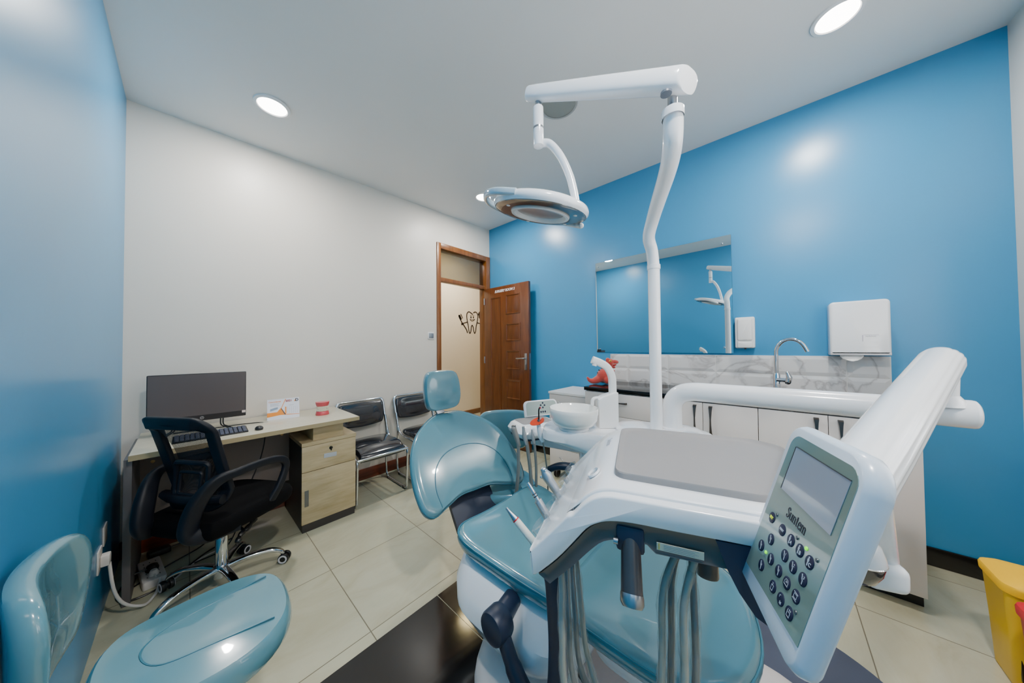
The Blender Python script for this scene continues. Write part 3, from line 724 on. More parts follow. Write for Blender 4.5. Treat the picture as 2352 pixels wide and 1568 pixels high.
for i in range(5):
    for dy in (-.022, 0, .022): sk_.box((Ls * (-.32 + .16 * i), dy, .0424), (.012, .004, .001), 0, 2, SM)
sk_.build('socket_slots', mat('slot_grey', (110, 104, 104), .5), t)
bp = SM @ V((-Ls * .08, 0, .043))
t = empty('black_plug', bp, 'black plug with looped black lead in the power strip', 'plug')
MB().lathe([(0, 0), (.024, 0), (.026, .012), (.02, .03), (.008, .036), (0, .037)], bp, (0, 0, 1), 24).build('plug_body', BLACK, t)
MB().tube(catmull([bp + V((-.01, -.01, .02)), bp + V((-.07, -.02, .015)), bp + V((-.11, -.08, -.03)), bp + V((-.07, -.16, -.036)), bp + V((.03, -.15, -.036)), bp + V((.12, -.05, -.036)), bp + V((.22, .06, -.036)), bp + V((.33, .12, -.036))], 6), .0045, 8).build('lead', BLACK, t)
wp = SM @ V((-Ls * .30, 0, .043))
t = empty('looped_plug', wp, 'small white plug with coiled white lead at the power strip end', 'plug')
MB().lathe([(0, 0), (.018, 0), (.019, .012), (.012, .028), (0, .03)], wp, (0, 0, 1), 24).build('plug_body', SOCKW, t)
MB().tube(catmull([wp + V((0, -.005, .02)), wp + V((.02, -.05, -.02)), wp + V((.07, -.06, -.037)), wp + V((.12, .0, -.037)), wp + V((.19, .07, -.037)), wp + V((.28, .09, -.037))], 6), .004, 8).build('lead', SOCKW, t)
a0, a1 = at_z(338, 1277, .02), at_z(392, 1256, .02)
t = empty('power_adapter', (a0 + a1) / 2 - V((0, 0, .02)), 'black power adapter brick with cables on the floor behind the power strip', 'power adapter')
dd = (a1 - a0).normalized()
MB().box((0, 0, .02), ((a1 - a0).length, .055, .036), .008, 3, frame(((a0 + a1) / 2).xy.to_3d(), dd, V((-dd.y, dd.x, 0)))).build('brick', BLACK, t)
MB().tube(catmull([a1, a1 + dd * .06, a1 + dd * .16 + V((.02, -.03, -.01)), a1 + dd * .10 + V((.03, -.13, -.012)), a1 + V((.0, -.2, -.012)), a1 + V((-.12, -.3, -.014))], 6), .004, 8).tube(catmull([a1 + V((.05, .0, -.01)), a1 + V((.16, -.02, -.01)), a1 + V((.27, .05, .10)), a1 + V((.3, .1, .22))], 6), .0035, 8).build('lead', BLACK, t)
# ================================================================ right wall
t = empty('wall_mirror', (RX, .80, 1.205), 'large frameless mirror above the tiled splashback on the blue wall', 'mirror')
mm = MB(); mb2 = MB(); x0, x1 = RX - .004, RX - .014
mq = lambda d: [V((x0 - .020 + d, .232, 1.205)), V((x0 + d, 1.370, 1.205)), V((x1 + d, 1.370, 2.132)), V((x1 - .020 + d, .232, 2.132))]
mm.loft([mq(0), mq(.0008)])
mb2.loft([mq(.0012)] + [[V((x0 - .020, .232, 1.205)), V((x0, 1.370, 1.205)), V((x1, 1.370, 2.132)), V((x1 - .020, .232, 2.132))], [V((RX - .001, .232, 1.205)), V((RX - .001, 1.370, 1.205)), V((RX - .001, 1.370, 2.132)), V((RX - .001, .232, 2.132))]][1:])
mb2.build('mirror_backing', mat('mirror_edge_blue', (40, 92, 120), .4), t, smooth=False)
mm.build('mirror_glass', mat('mirror_silver', (214, 226, 228), .0, metal=1.0, var=0), t, smooth=False)
for y, z in ((1.335, 1.24), (.29, 1.25), (1.34, 2.09), (.29, 2.075)):
    fx = x0 + (x1 - x0) * (z - 1.205) / .927 - .020 * (1.37 - y) / 1.138
    MB().lathe([(0, .006), (.006, .005), (.008, 0), (0, 0)], (fx, y, z), (-1, 0, 0), 16).build('screw_cap', CHROME, t)
MB().bb(x0 - .0022, x0 - .0002, 1.325, 1.366, 1.209, 1.236).build('dark_corner_square', BLACK, t)  # small dark square at the mirror's lower corner

t = empty('splashback', (RX - .006, .345, .925), 'grey veined marble tile splashback between mirror and worktop', 'wall tiles')
MARB = marble_tile_mat('white_marble_tile')
tl = MB(); ys = [1.225]; ys += [1.05, .70, .35, 0.0, -.35, -.528]
for i in range(len(ys) - 1):
    for z0, z1 in ((.920, 1.052), (1.056, 1.188)):
        ya, yb = ys[i] - .002, ys[i + 1] + .002
        ra = [(RX - .002, 0), (RX - .007, 0), (RX - .012, .022)]
        rings = [[V((xx, ya - d, z0 + d)), V((xx, yb + d, z0 + d)), V((xx, yb + d, z1 - d)), V((xx, ya - d, z1 - d))] for xx, d in ra]
        tl.loft(rings)
tl.build('tiles', MARB, t, angle=10)
MB().bb(RX - .0055, RX, -.53, 1.227, .92, 1.190).build('grout', mat('pale_grout', (222, 220, 216), .6), t, smooth=False)

t = empty('soap_dispenser', (RX, .158, 1.245), 'small white wall soap dispenser right of the mirror', 'soap dispenser')
SM_ = frame((RX, .158, 1.245), (0, -1, 0), (0, 0, 1), (-1, 0, 0))
MB().prism(rrect(.116, .232, .010, 4, 0, .116), 0, .075, SM_, .008, 3).build('housing', WHITE2, t)
MB().prism(rrect(.088, .165, .012, 4, 0, .138), .07, .092, SM_, .012, 3).build('cover', WHITE2, t)
MB().prism(rrect(.084, .046, .008, 4, 0, .026), .05, .096, SM_, .006, 2).build('push_bar', WHITE2, t)
text('lettering', 'mediclinics', .006, SM_ @ Matrix.Translation(V((0, .062, .0925))), mat('grey_print', (130, 132, 144)), t)
MB().cyl(SM_ @ V((0, .004, .05)), SM_ @ V((0, -.008, .05)), .006).build('nozzle', BLACK, t)

t = empty('paper_towel_dispenser', (RX, -.392, 1.205), 'big glossy white paper towel dispenser on the blue wall', 'paper towel dispenser')
PM = frame((RX, -.392, 1.205), (0, -1, 0), (0, 0, 1), (-1, 0, 0))
MB().prism(rrect(.245, .330, [.006, .006, .022, .022], 5, 0, .165), 0, .118, PM, .012, 3).build('cover', WHITE, t)
MB().prism(rrect(.243, .020, .004, 3, 0, .004), .002, .1175, PM, .003).build('base_tray', mat('tray_grey_white', (206, 204, 208), .35), t)
MB().bb(.012, .0135, .078, .118, .1178, .1186, 0, 2, PM).bb(.016, .075, .117, .118, .1178, .1186, 0, 2, PM).build('logo_mark', mat('logo_plum', (86, 66, 110), .4), t, smooth=False)
text('logo_lettering', 'mediclinics', .0095, PM @ Matrix.Translation(V((.044, .110, .1181))), mat('grey_print', (130, 132, 144)), t)
pw = MB(); rows = []
for j, (wd_, z, o) in enumerate([(.050, 0, 0), (.048, -.014, .006), (.038, -.028, .014), (.022, -.038, .022), (.008, -.042, .026)]):
    rows.append([PM @ V((-.030 + wd_ * math.sin(a), z, .085 + o + .008 * math.cos(a))) for a in [k * 2 * PI / 16 for k in range(16)]])
pw.loft(rows).build('paper_towel', mat('paper_white', (238, 236, 232), .8), t)

# worktop and cabinets
CT = MB().bb(2.315, RX - .001, -.535, 1.238, .890, .920, .002)
tag(CT.build('worktop', GRANITE), 'polished black granite worktop on the white base cabinets', 'worktop')
FX = 2.345
def pull(parent, y, z0, z1, horiz=False):
    """flared strap handle standing off the front"""
    mm = MB(); L = z1 - z0
    sec = [(0, .011, .000), (.04, .011, .016), (.15, .0085, .020), (.45, .0045, .024), (.65, .005, .024), (.9, .0075, .018), (.97, .008, .012), (1, .008, 0)]
    rings = []
    for k, wv, off in sec:
        if horiz: c = V((FX - .020 - off, y - k * L, z0)); d = V((0, 0, 1))
        else: c = V((FX - .020 - off, y, z1 - k * L)); d = V((0, 1, 0))
        n_ = V((1, 0, 0)); tl_ = .0035
        rings.append([c + d * wv + n_ * tl_, c - d * wv + n_ * tl_, c - d * wv * .8 - n_ * tl_, c + d * wv * .8 - n_ * tl_])
    mm.loft(rings); return mm.build('handle', BRONZE, parent)
def carcass(t, y0, y1):
    MB().bb(FX + .002, RX - .004, y0, y1, .068, .889).build('carcass', CABW, t, smooth=False)
    MB().bb(FX + .035, RX - .01, y0 + .0, y1, 0, .068).build('toe_kick', mat('black_toe_kick', (18, 16, 15), .35), t, smooth=False)
def cab(y0, ym, y1, label):
    t = empty('base_cabinet', (2.6, ym, 0), label, 'cabinet', 'white base cabinets')
    carcass(t, y0 + .002, y1 - .002)
    for a, b, hy in ((ym, y1, ym + .045), (y0, ym, ym - .045)):
        d = MB().bb(FX - .020, FX, a + .0015, b - .0015, .070, .882, .001).build('door', CABW, t)
        pull(d, hy, .675, .865)
cab(.078, .364, .650, 'white two-door base cabinet under the worktop, beside the drawer cabinet')
cab(-.518, -.213, .078, 'white two-door base cabinet at the free end of the worktop under the towel dispenser')
t = empty('drawer_cabinet', (2.6, .94, 0), 'white drawer cabinet under the worktop behind the spittoon bowl', 'cabinet')
carcass(t, .652, 1.232)
for z0, z1 in ((.70, .882), (.40, .697), (.070, .397)):
    d = MB().bb(FX - .020, FX, .652, 1.232, z0, z1, .001).build('drawer', CABW, t)
    pull(d, 1.02, (z0 + z1) / 2 + .02, (z0 + z1) / 2 + .17, True)

t = empty('mobile_drawer_unit', (2.6, 1.44, 0), 'low white drawer unit on casters beside the worktop end, near the door', 'drawer unit')
MB().bb(2.385, 2.82, 1.250, 1.64, .115, .815).build('carcass', CABW, t, smooth=False)
MB().bb(2.36, 2.83, 1.245, 1.645, .815, .835, .001).build('top_board', WHITE2, t, smooth=False)
for z0, z1 in ((.12, .30), (.303, .475), (.478, .645), (.648, .812)):
    d = MB().bb(2.367, 2.385, 1.252, 1.638, z0, z1, .001).build('drawer', CABW, t)
    MB().tube([V((2.367 - .02 * math.sin(PI * k / 10), 1.36 + .17 * k / 10, (z0 + z1) / 2 + .022 * (abs(k - 5) / 5) ** 2 - .01)) for k in range(11)], .0045, 8).build('handle', CHROME, d)
for x in (2.43, 2.78):
    for y in (1.29, 1.60):
        MB().bb(x - .02, x + .02, y - .02, y + .02, .085, .115).cyl((x, y - .020, .038), (x, y - .004, .038), .038, bev=.006).cyl((x, y + .004, .038), (x, y + .018, .038), .038, bev=.006).build('caster', mat('brown_caster', (44, 36, 34), .4), t)

# tap
fy, fx_ = -.012, 2.70
t = empty('tap', (fx_, fy, .92), 'tall chrome swan-neck tap on the worktop', 'tap')
MB().lathe([(0, 0), (.026, 0), (.026, .008), (.020, .012), (.019, .14), (.015, .155), (0, .158)], (fx_, fy, .92), n=28).build('body', CHROME, t)
dirs = V((-.25, -1, 0)).normalized()
arc = [V((fx_, fy, 1.07)), V((fx_, fy, 1.20))] + [V((fx_, fy, 1.21)) + dirs * (.075 - .075 * math.cos(a)) + V((0, 0, .095 * math.sin(a))) for a in [k * PI / 14 for k in range(1, 13)]]
arc.append(arc[-1] + dirs * .012 + V((0, 0, -.03)))
MB().tube(arc, .0115, 14).build('spout', CHROME, t)
MB().cyl((fx_ - .01, fy, 1.03), V((fx_ - .02, fy - .055, 1.03)), .014).tube([V((fx_ - .02, fy - .055, 1.02)), V((fx_ - .022, fy - .062, 1.05)), V((fx_ - .026, fy - .052, 1.085))], [.018, .017, .008], 14, round_ends=True).build('lever', CHROME, t)

# plush dinosaur
dp = V((2.60, 1.165, .92)); df = V((.64, -.77, 0)).normalized()
DM = frame(dp, df, V((-df.y, df.x, 0)))
FUR = mat('red_plush', (182, 62, 54), .95, bump=.4, bscale=900, sheen=.6, var=.18, vscale=30)
YEL = mat('yellow_plush', (226, 178, 46), .95, sheen=.5); REDM = mat('bright_red_felt', (196, 20, 24), .9); FELT = mat('white_felt', (238, 232, 224), .9)
t = empty('plush_dinosaur', dp, 'red plush toy dinosaur with yellow belly and open mouth on the black worktop', 'stuffed toy')
b = MB()
b.ball((-.02, 0, .075), .062, 1.0, .85, 1.1, M=DM).ball((.0, 0, .115), .042, .9, .8, 1.1, M=DM).ball((.022, 0, .150), .036, .9, .85, 1.2, M=DM)
b.ball((.040, 0, .195), .040, 1.0, .8, .95, M=DM).ball((.078, 0, .200), .032, 1.35, .8, .72, M=DM).ball((.020, 0, .222), .020, M=DM).ball((.062, 0, .158), .018, 1.5, .9, .6, M=DM @ Matrix.Translation(V((0, 0, 0))))
b.ball((.075, 0, .150), .014, 1.3, 1.0, .6, M=DM)
for s_ in (-1, 1):
    b.ball((.01, s_ * .045, .038), .036, 1.2, .7, 1.05, M=DM).ball((.045, s_ * .048, .014), .018, 1.5, .8, .75, M=DM).ball((.060, s_ * .032, .122), .012, 1.5, .8, .8, M=DM)
b.tube([DM @ V(p) for p in catmull([(-.04, 0, .06), (-.085, 0, .036), (-.12, 0, .026), (-.15, 0, .035), (-.168, 0, .058)], 6)], [.042 - .032 * k / 24 for k in range(25)], 14, round_ends=True)
bo = b.build('body', FUR, t)
r_ = bo.modifiers.new('remesh', 'REMESH'); r_.mode = 'VOXEL'; r_.voxel_size = .0045; r_.use_smooth_shade = True
s2 = bo.modifiers.new('smooth', 'SMOOTH'); s2.factor = .5; s2.iterations = 6
MB().ball((.018, 0, .072), .048, .95, .72, 1.05, M=DM).build('belly', YEL, t)
mo = MB(); mo.ball((.070, 0, .176), .020, 1.5, .95, .55, M=DM); mo.build('mouth', REDM, t)
te = MB()
for s_ in (-1, 1):
    for k in range(7): te.cyl(DM @ V((.052 + k * .010, s_ * (.024 - .0022 * k), .186 + .0008 * k)), DM @ V((.053 + k * .010, s_ * (.024 - .0022 * k), .176 + .001 * k)), .005, .0006, 8)
te.build('teeth', FELT, t)
for s_ in (-1, 1):
    e_ = MB().ball((.036, s_ * .0295, .212), .012, 1.0, .45, .75, M=DM).build('eye', YEL, t)
    MB().ball((.038, s_ * .034, .212), .0045, .8, .6, 1.2, M=DM).build('pupil', BLACK, e_)
for x, z in ((-.076, .10), (-.062, .125), (-.040, .148), (-.082, .07)): MB().tube([DM @ V((x + .008, -.022, z - .004)), DM @ V((x, 0, z + .002)), DM @ V((x + .008, .022, z - .004))], [.002, .006, .002], 8).build('stripe', BLACK, t)

# pedal bins
def pedal_bin(nm, x0, x1, y0, y1, H, col, lid, label):
    cxm, cym = (x0 + x1) / 2, (y0 + y1) / 2; wx, wy = x1 - x0, y1 - y0
    t = empty('pedal_bin', (cxm, cym, 0), label, 'pedal bin', 'plastic pedal bins')
    mm = MB(); rings = []
    for z, k in ((0, .80), (.006, .82), (H * .5, .88), (H - .04, .94), (H - .035, .97), (H - .02, .97)):
        rings.append([V((p.x, p.y, z)) for p in rrect(wx * k, wy * k, .035, 5, cxm, cym)])
    mm.loft(rings).build('bucket', col, t)
    mm = MB(); rings = []
    for z, k in ((H - .034, .99), (H - .012, 1.0), (H - .004, .98), (H + .006, .86), (H + .014, .6), (H + .017, .2)):
        rings.append([V((p.x, p.y, z)) for p in rrect(wx * k, wy * k, .04 * k, 5, cxm, cym)])
    mm.loft(rings).build('lid', lid, t)
    fm = frame((x0 + wx * .085, cym, 0), (0, -1, 0), (.06, 0, 1))
    MB().prism([(-.112, .045), (.02, .045), (-.01, .075), (-.098, .135), (-.112, .12)], -.004, .004, fm).build('pedal_recess_shade', mat('recess_shade', (40, 34, 10), .6), t)  # dark slab instead of a hollow; the opening's shade is in its colour
    MB().prism(rrect(.15, .022, .008, 3, -.04, .034), .0, .05, fm, .004).build('pedal', col, t)
YB = mat('yellow_bin_plastic', (226, 182, 0), .4); YL = mat('yellow_lid_plastic', (252, 192, 0), .5, spec=.25)
RB = mat('red_bin_plastic', (196, 8, 22), .35, coat=.2); RL = mat('red_lid_plastic', (206, 8, 26), .38)
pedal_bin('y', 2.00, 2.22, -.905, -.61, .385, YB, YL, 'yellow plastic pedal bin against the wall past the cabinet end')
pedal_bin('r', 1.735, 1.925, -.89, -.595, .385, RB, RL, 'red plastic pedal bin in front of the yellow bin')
# ================================================================ dental chair (head end away from the photographer, foot end near)
t = dchair = empty('dental_chair', (1.06, .55, 0), 'teal padded dental patient chair on a white base in the middle of the room', 'dental chair')
t1, r1 = math.radians(41), math.radians(8)
bup = V((math.sin(r1) * math.sin(t1), math.cos(r1) * math.sin(t1), math.cos(t1))); bw = V((math.cos(r1), -math.sin(r1), 0)); bn = bw.cross(bup)
BP = frame(V((1.073, 1.19, .45)), bw, bup)
half = [(.0, .058), (.10, .056), (.20, .022), (.275, -.002), (.322, .03), (.338, .11), (.335, .22), (.310, .33), (.255, .43), (.175, .505), (.105, .55), (.05, .568)]
ol = half + [(-x, y) for x, y in reversed(half) if x > 0]
def bfn(x, y, z): return (x, y, z + .30 * x * x - .55 * max(0, y - .40) ** 2)
b = MB().pad(ol, BP @ Matrix.Translation(V((0, 0, -.034))), .058, .010, 4, bfn).build('backrest', TEAL, t)
def on_back(x, y, lift=None):
    s_ = min(1, math.hypot(x / .34, (y - .27) / .30))
    return BP @ V((x, y, (-.0045 + .010 * (1 - s_ * s_) if lift is None else lift) + .30 * x * x - .55 * max(0, y - .40) ** 2))
MB().tube([on_back(p[0], p[1], -.020) for p in [(p.x * .988 + 0, p.y * .988 + .003) for p in catmull([(a, c, 0) for a, c in ol], 4, True)]], .003, 6, closed=True).build('piping', SEAM, b)
MB().tube([on_back(p.x, p.y) for p in catmull([(-.225, .03, 0), (-.232, .12, 0), (-.20, .22, 0), (-.12, .29, 0), (0, .315, 0), (.12, .29, 0), (.20, .22, 0), (.232, .12, 0), (.235, .05, 0)], 6)], .0028, 6).build('lumbar_seam', SEAM, b)
bb_ = MB().pad(ol, BP @ Matrix.Translation(V((0, .055, -.072))) @ Matrix.Scale(.84, 4), .03, 0, 3, bfn, back=.02).build('backrest_shell', WHITE, t)
# bracket between seat and backrest
m = MB(); rr = []
for k in range(7):
    q = k / 6; c = V((1.075, 1.11 + .12 * q, .40 + .24 * q)); 
    rr.append([BP @ V((sx * .135, -.16 + .36 * q, d - .09)) for sx, d in ((-1, -.03), (1, -.03), (1, -.005), (-1, -.005))])
m.loft(rr).build('back_bracket', NAVY, t)
# headrest
hc = V((1.075, 1.565, 1.005)); hn = V((-.10, -.97, .10)).normalized(); hx = V((.995, -.10, 0)).normalized(); hu = hn.cross(hx).normalized()
HP = frame(hc, hx, hu, hn)
hd = MB().pad([(-.088, -.118), (0, -.126), (.088, -.116), (.118, -.07), (.122, 0), (.112, .07), (.085, .112), (0, .122), (-.085, .116), (-.115, .075), (-.122, 0), (-.115, -.075)], HP, .06, .012, 4, fn=lambda x, y, z: (x, y, z + .6 * x * x)).build('headrest', TEAL, t)
MB().bb(-.075, .075, -.10, .10, -.052, -.028, .01, 2, HP).build('headrest_plate', NAVY, hd)
MB().tube([HP @ V((0, -.02, -.045)), HP @ V((0, -.13, -.045)), BP @ V((0, .48, -.075))], .016, sec=[(a.x, a.y) for a in rrect(1.2, 3.4, .3, 3)], ref=tuple(hn)).build('headrest_stem', STEEL, t)
# seat and leg rest
so = [(.765, .98), (.785, 1.03), (.85, 1.062), (1.0, 1.07), (1.12, 1.07), (1.26, 1.062), (1.335, 1.03), (1.355, .98), (1.35, .9), (1.345, .62), (1.33, .50), (1.2, .475), (1.06, .47), (.92, .475), (.80, .50), (.772, .62), (.765, .9)]
def sfn(x, y, z): return (x, y, z + .045 * max(0, (y - .88) / .2) ** 2 + .45 * (x - 1.06) ** 2 - .018)
sp = MB().pad(so, Matrix.Translation(V((0, 0, .420))), .07, .008, 4, sfn).build('seat', TEAL, t)
sc_ = catmull([(a, c, 0) for a, c in so], 4, True); cs_ = sum(sc_, V()) / len(sc_)
MB().tube([V(sfn(*(cs_ + (p - cs_) * .988).xy, .441)) for p in sc_], .0035, 6, closed=True).build('piping', SEAM, sp)
lo_ = [(.785, .53), (.84, .565), (1.06, .575), (1.28, .565), (1.335, .53), (1.345, .40), (1.34, .22), (1.31, .13), (1.22, .065), (1.06, .035), (.90, .065), (.81, .13), (.78, .22), (.775, .40)]
def lfn(x, y, z): return (x, y, z + .30 * (x - 1.06) ** 2 - .015 - .06 * max(0, .12 - y))
lg_ = MB().pad(lo_, Matrix.Translation(V((0, 0, .424))), .066, .010, 4, lfn).build('leg_rest', TEAL, t)
sl_ = catmull([(a, c, 0) for a, c in lo_], 4, True); cl_ = sum(sl_, V()) / len(sl_)
MB().tube([V(lfn(*(cl_ + (p - cl_) * .988).xy, .443)) for p in sl_], .0035, 6, closed=True).build('piping', SEAM, lg_)
# shell under the seat, arms, base
m = MB(); rr = []
for z, x0, x1, y0, y1, r in ((.395, .80, 1.32, .46, 1.03, .10), (.375, .77, 1.35, .44, 1.05, .12), (.33, .715, 1.40, .44, 1.05, .16), (.27, .70, 1.42, .46, 1.04, .18), (.21, .73, 1.39, .50, .98, .17), (.15, .80, 1.32, .54, .92, .14), (.12, .86, 1.26, .56, .88, .10)):
    rr.append([V((p.x, p.y, z)) for p in rrect(x1 - x0, y1 - y0, r, 8, (x0 + x1) / 2, (y0 + y1) / 2)])
m.loft(rr).build('underseat_shell', WHITE, t)
m = MB(); rr = []
for z, k in ((.40, 1), (.33, .92), (.28, .8)): rr.append([V((1.06 + p.x * k, .27 + p.y, z)) for p in rrect(.46, .40, .08, 6)])
m.loft(rr).build('leg_rest_shell', WHITE, t)
m = MB(); rr = []
for z, g in ((0, 0), (.08, 0), (.105, .006), (.118, .02), (.125, .05), (.127, .12)):
    rr.append([V((p.x, p.y, z)) for p in rrect(.80 - 2 * g, 1.05 - 2 * g, [.16, .16, .30, .30], 8, 1.02, .395)])
m.loft(rr).build('base_cover', mat('warm_white_plastic', (226, 218, 216), .3, var=.02), t)
MB().prism(rrect(.42, .36, .08, 6, 1.06, .72), .12, .26).build('lift_column', WHITE2, t)
MB().lathe([(0, .022), (.405, .020), (.412, .012), (.412, 0), (0, 0)], (1.43, 0, 0), n=64).build('base_plate', SLATE, t)
AX = .672
arm = [V((AX, .655, .40)), V((AX, .648, .36)), V((AX, .60, .285)), V((AX, .545, .245)), V((AX, .49, .262)), V((AX, .455, .33)), V((AX, .445, .45)), V((AX, .448, .55)), V((AX, .455, .63)), V((AX, .47, .67))]
P = catmull(arm, 7)
wv_ = [.030 if q.z < .3 or q.y < .5 else .026 for q in P]
o = MB().tube(P, wv_, sec=[(p.x, p.y) for p in rrect(1.5, 1.8, .7, 5)], ref=(1, 0, 0), round_ends=True).build('armrest', NAVY, t)
MB().cyl((AX + .03, .675, .385), (AX - .034, .675, .385), .05, bev=.012).cyl((AX + .02, .685, .385), (AX + .10, .70, .385), .032).build('pivot_housing', NAVY, o)
P = catmull([V((1.42, 1.0, .545)), V((1.425, .93, .585)), V((1.43, .84, .60)), V((1.43, .74, .59)), V((1.43, .64, .56)), V((1.425, .58, .50)), V((1.42, .57, .42)), V((1.41, .60, .34))], 6)
MB().tube(P, .027, sec=[(p.x, p.y) for p in rrect(1.3, 2.2, .6, 5)], ref=(0, 0, 1), round_ends=True).build('armrest', NAVY, t)
MB().box((.86, .56, .20), (.03, .12, .12), .008).build('pedal_bracket', WHITE2, t)

# ================================================================ spittoon unit
UZ = .84
ua, ub = V((1.385, .86, 0)), V((1.615, .32, 0)); ux = (ub - ua).normalized(); uy = V((-ux.y, ux.x, 0)); UL = (ub - ua).length
UM = frame((ua + ub) / 2, ux, uy)
t = empty('spittoon_unit', (ub.x - .03, ub.y + .06, 0), 'white spittoon unit standing beside the dental chair', 'dental spittoon unit')
out = [(-.30, -.135), (-.20, -.145), (0, -.150), (.22, -.150), (.35, -.135), (.41, -.08), (.42, 0), (.41, .08), (.35, .135), (.2, .15), (0, .15), (-.2, .145), (-.31, .135), (-.385, .10), (-.41, 0), (-.385, -.10)]
oc = [(p.x, p.y) for p in catmull([(a, c, 0) for a, c in out], 4, True)]
m = MB(); rr = []
for z, k in ((UZ, .93), (UZ, .965), (UZ - .008, .99), (UZ - .025, 1.0), (UZ - .055, 1.0)): rr.append([UM @ V((a * k, c * k, z)) for a, c in oc])
for z, f in ((UZ - .070, .16), (UZ - .10, .42), (UZ - .14, .66), (UZ - .20, .86), (UZ - .28, .97), (UZ - .40, 1.0), (.02, 1.0), (0, 1.0)):
    rr.append([UM @ V((a * (1 - f) + f * (.20 + a * .45), c * (1 - f * .12), z)) for a, c in oc])
m.loft(rr).build('cabinet_body', WHITE, t, angle=30)
m = MB(); rr = []
for z, k in ((UZ - .002, 1), (UZ + .012, .99), (UZ + .018, .94), (UZ + .020, .8)): rr.append([UM @ V((.17 + p.x * k, .01 + p.y * k, z)) for p in rrect(.40, .25, .09, 6)])
m.loft(rr).build('top_cover', WHITE, t)
bc = at_z(1318, 984, UZ); bc.z = UZ
MB().lathe([(0, -.002), (.075, -.002), (.078, .004), (.074, .012), (.068, .016), (0, .016)], bc, n=40).build('bowl_foot', WHITE, t)
MB().lathe([(0, .016), (.075, .016), (.102, .026), (.1195, .052), (.1245, .090), (.1255, .108), (.1235, .111), (.120, .108), (.112, .075), (.095, .045), (.06, .032), (0, .029)], bc, n=56).build('spittoon_bowl', mat('white_ceramic', (238, 238, 234), .08, coat=.5, var=.01), t)
gb = at_z(1396, 980, UZ); gb.z = UZ; gy = FW.copy(); gy.z = 0; gy.normalize(); gx = V((gy.y, -gy.x, 0))
GM = frame(gb, gx, V((0, 0, 1)), gy * -1)
MB().prism([(-.055, 0), (.048, 0), (.048, .185), (.03, .185), (-.03, .165), (-.055, .15)], -.035, .035, GM, .006).build('filler_block', WHITE2, t)
P = catmull([V((.028, .12)).to_3d(), V((.028, .22)).to_3d(), V((.024, .27)).to_3d(), V((.002, .315)).to_3d(), V((-.035, .34)).to_3d(), V((-.078, .358)).to_3d()], 6)
MB().tube([GM @ V((p.x, p.y, 0)) for p in P], 1.0, sec=[(p.x, p.y) for p in rrect(.026, .040, .010, 4)], ref=tuple(gy)).build('cup_filler', WHITE2, t)
MB().cyl(GM @ V((-.062, .345, 0)), GM @ V((-.068, .325, 0)), .012).build('filler_nozzle', WHITE2, t)
MB().tube([GM @ V(p) for p in catmull([(-.03, .155, 0), (-.066, .152, 0), (-.078, .142, 0), (-.080, .118, 0)], 5)], .0095, 12, round_ends=True).build('bowl_rinse_spout', WHITE2, t)

# ---- operating light
PZ = 1.42
t = empty('operating_light', at_z(1508, 983, UZ), 'white dental operating light on a tall curved pole over the chair', 'dental light')
pb = at_d(1508, 981, PZ); pt = at_d(1497, 612, PZ); pt.x, pt.y = pb.x, pb.y
k0 = at_d(1490, 560, PZ)
c_ = [pb, pt]
MB().cyl(pb - V((0, 0, .03)), pt, .027, n=28).lathe([(.027, -.012), (.030, -.010), (.030, .010), (.027, .012)], pt, (0, 0, 1), 28).build('pole', WHITE, t)
cl = [(1493, 612, 1.42, .027), (1490, 575, 1.42, .027), (1490, 545, 1.41, .027), (1499, 505, 1.36, .0285), (1514, 455, 1.25, .0300), (1530, 405, 1.14, .0308), (1540, 365, 1.06, .0314), (1545, 325, 1.01, .0317), (1546, 285, .99, .0317), (1545, 252, .98, .0312)]
pts = [at_d(u, v, Z) for u, v, Z, _ in cl]; pts[0] = pt.copy(); pts[1].x, pts[1].y = (pts[1].x + pt.x * 2) / 3, (pts[1].y + pt.y * 2) / 3
P = catmull(pts, 6); rad = []
for i in range(len(cl) - 1):
    for k in range(6): rad.append(cl[i][3] + (cl[i + 1][3] - cl[i][3]) * k / 6)
rad.append(cl[-1][3])
MB().tube(P, rad, 28).build('curved_post', WHITE, t)
top = P[-1]
MB().lathe([(.0335, -.03), (.0345, -.026), (.0345, -.004), (.030, 0), (0, .001)], top, (0, 0, 1), 28).build('post_cap', WHITE, t)
MB().cyl(top, top + V((0, 0, .075)), .015).build('swivel_pin', STEEL, t)
R1 = at_d(1582, 184, .94); L1 = at_d(1211, 217, 1.18)
ad = (L1 - R1).normalized(); au = (V((0, 0, 1)) - ad * ad.z).normalized(); as_ = ad.cross(au)
sec = [(.50, -.12), (.50, .12), (.40, .34), (.20, .44), (-.10, .46), (-.36, .40), (-.50, .22), (-.52, 0), (-.50, -.22), (-.36, -.40), (-.10, -.46), (.20, -.44), (.40, -.34)]
sec = [(-a, b_) for a, b_ in sec]
m = MB(); rr = []; Lm = (L1 - R1).length
SS = catmull([(a, b_, 0) for a, b_ in sec], 3, True)
for k, sz, sh in ((0, .86, 0), (.004, .96, .0), (.015, 1.0, 0), (.12, .98, 0), (.5, .88, 0), (.93, .74, 0), (.985, .70, 0), (1.0, .60, 0)):
    c = R1 + ad * Lm * k
    rr.append([c + au * p.x * .074 * sz + as_ * p.y * .072 * sz + ad * (0 if k > .1 else -p.y * .062 * sz) for p in SS])
m.loft(rr).build('spring_arm', WHITE, t)
MB().cyl(at_d(1530, 212, .95), at_d(1530, 217, .95), .017).build('arm_slot', mat('slot_grey_blue', (96, 104, 116), .4), t)
j0, j1, j2 = at_d(1236, 228, 1.17), at_d(1236, 247, 1.17), at_d(1237, 338, 1.17)
j1.x, j1.y = j0.x, j0.y; j2.x, j2.y = j0.x, j0.y
MB().cyl(j0, j1, .013).build('swivel_pin', STEEL, t)
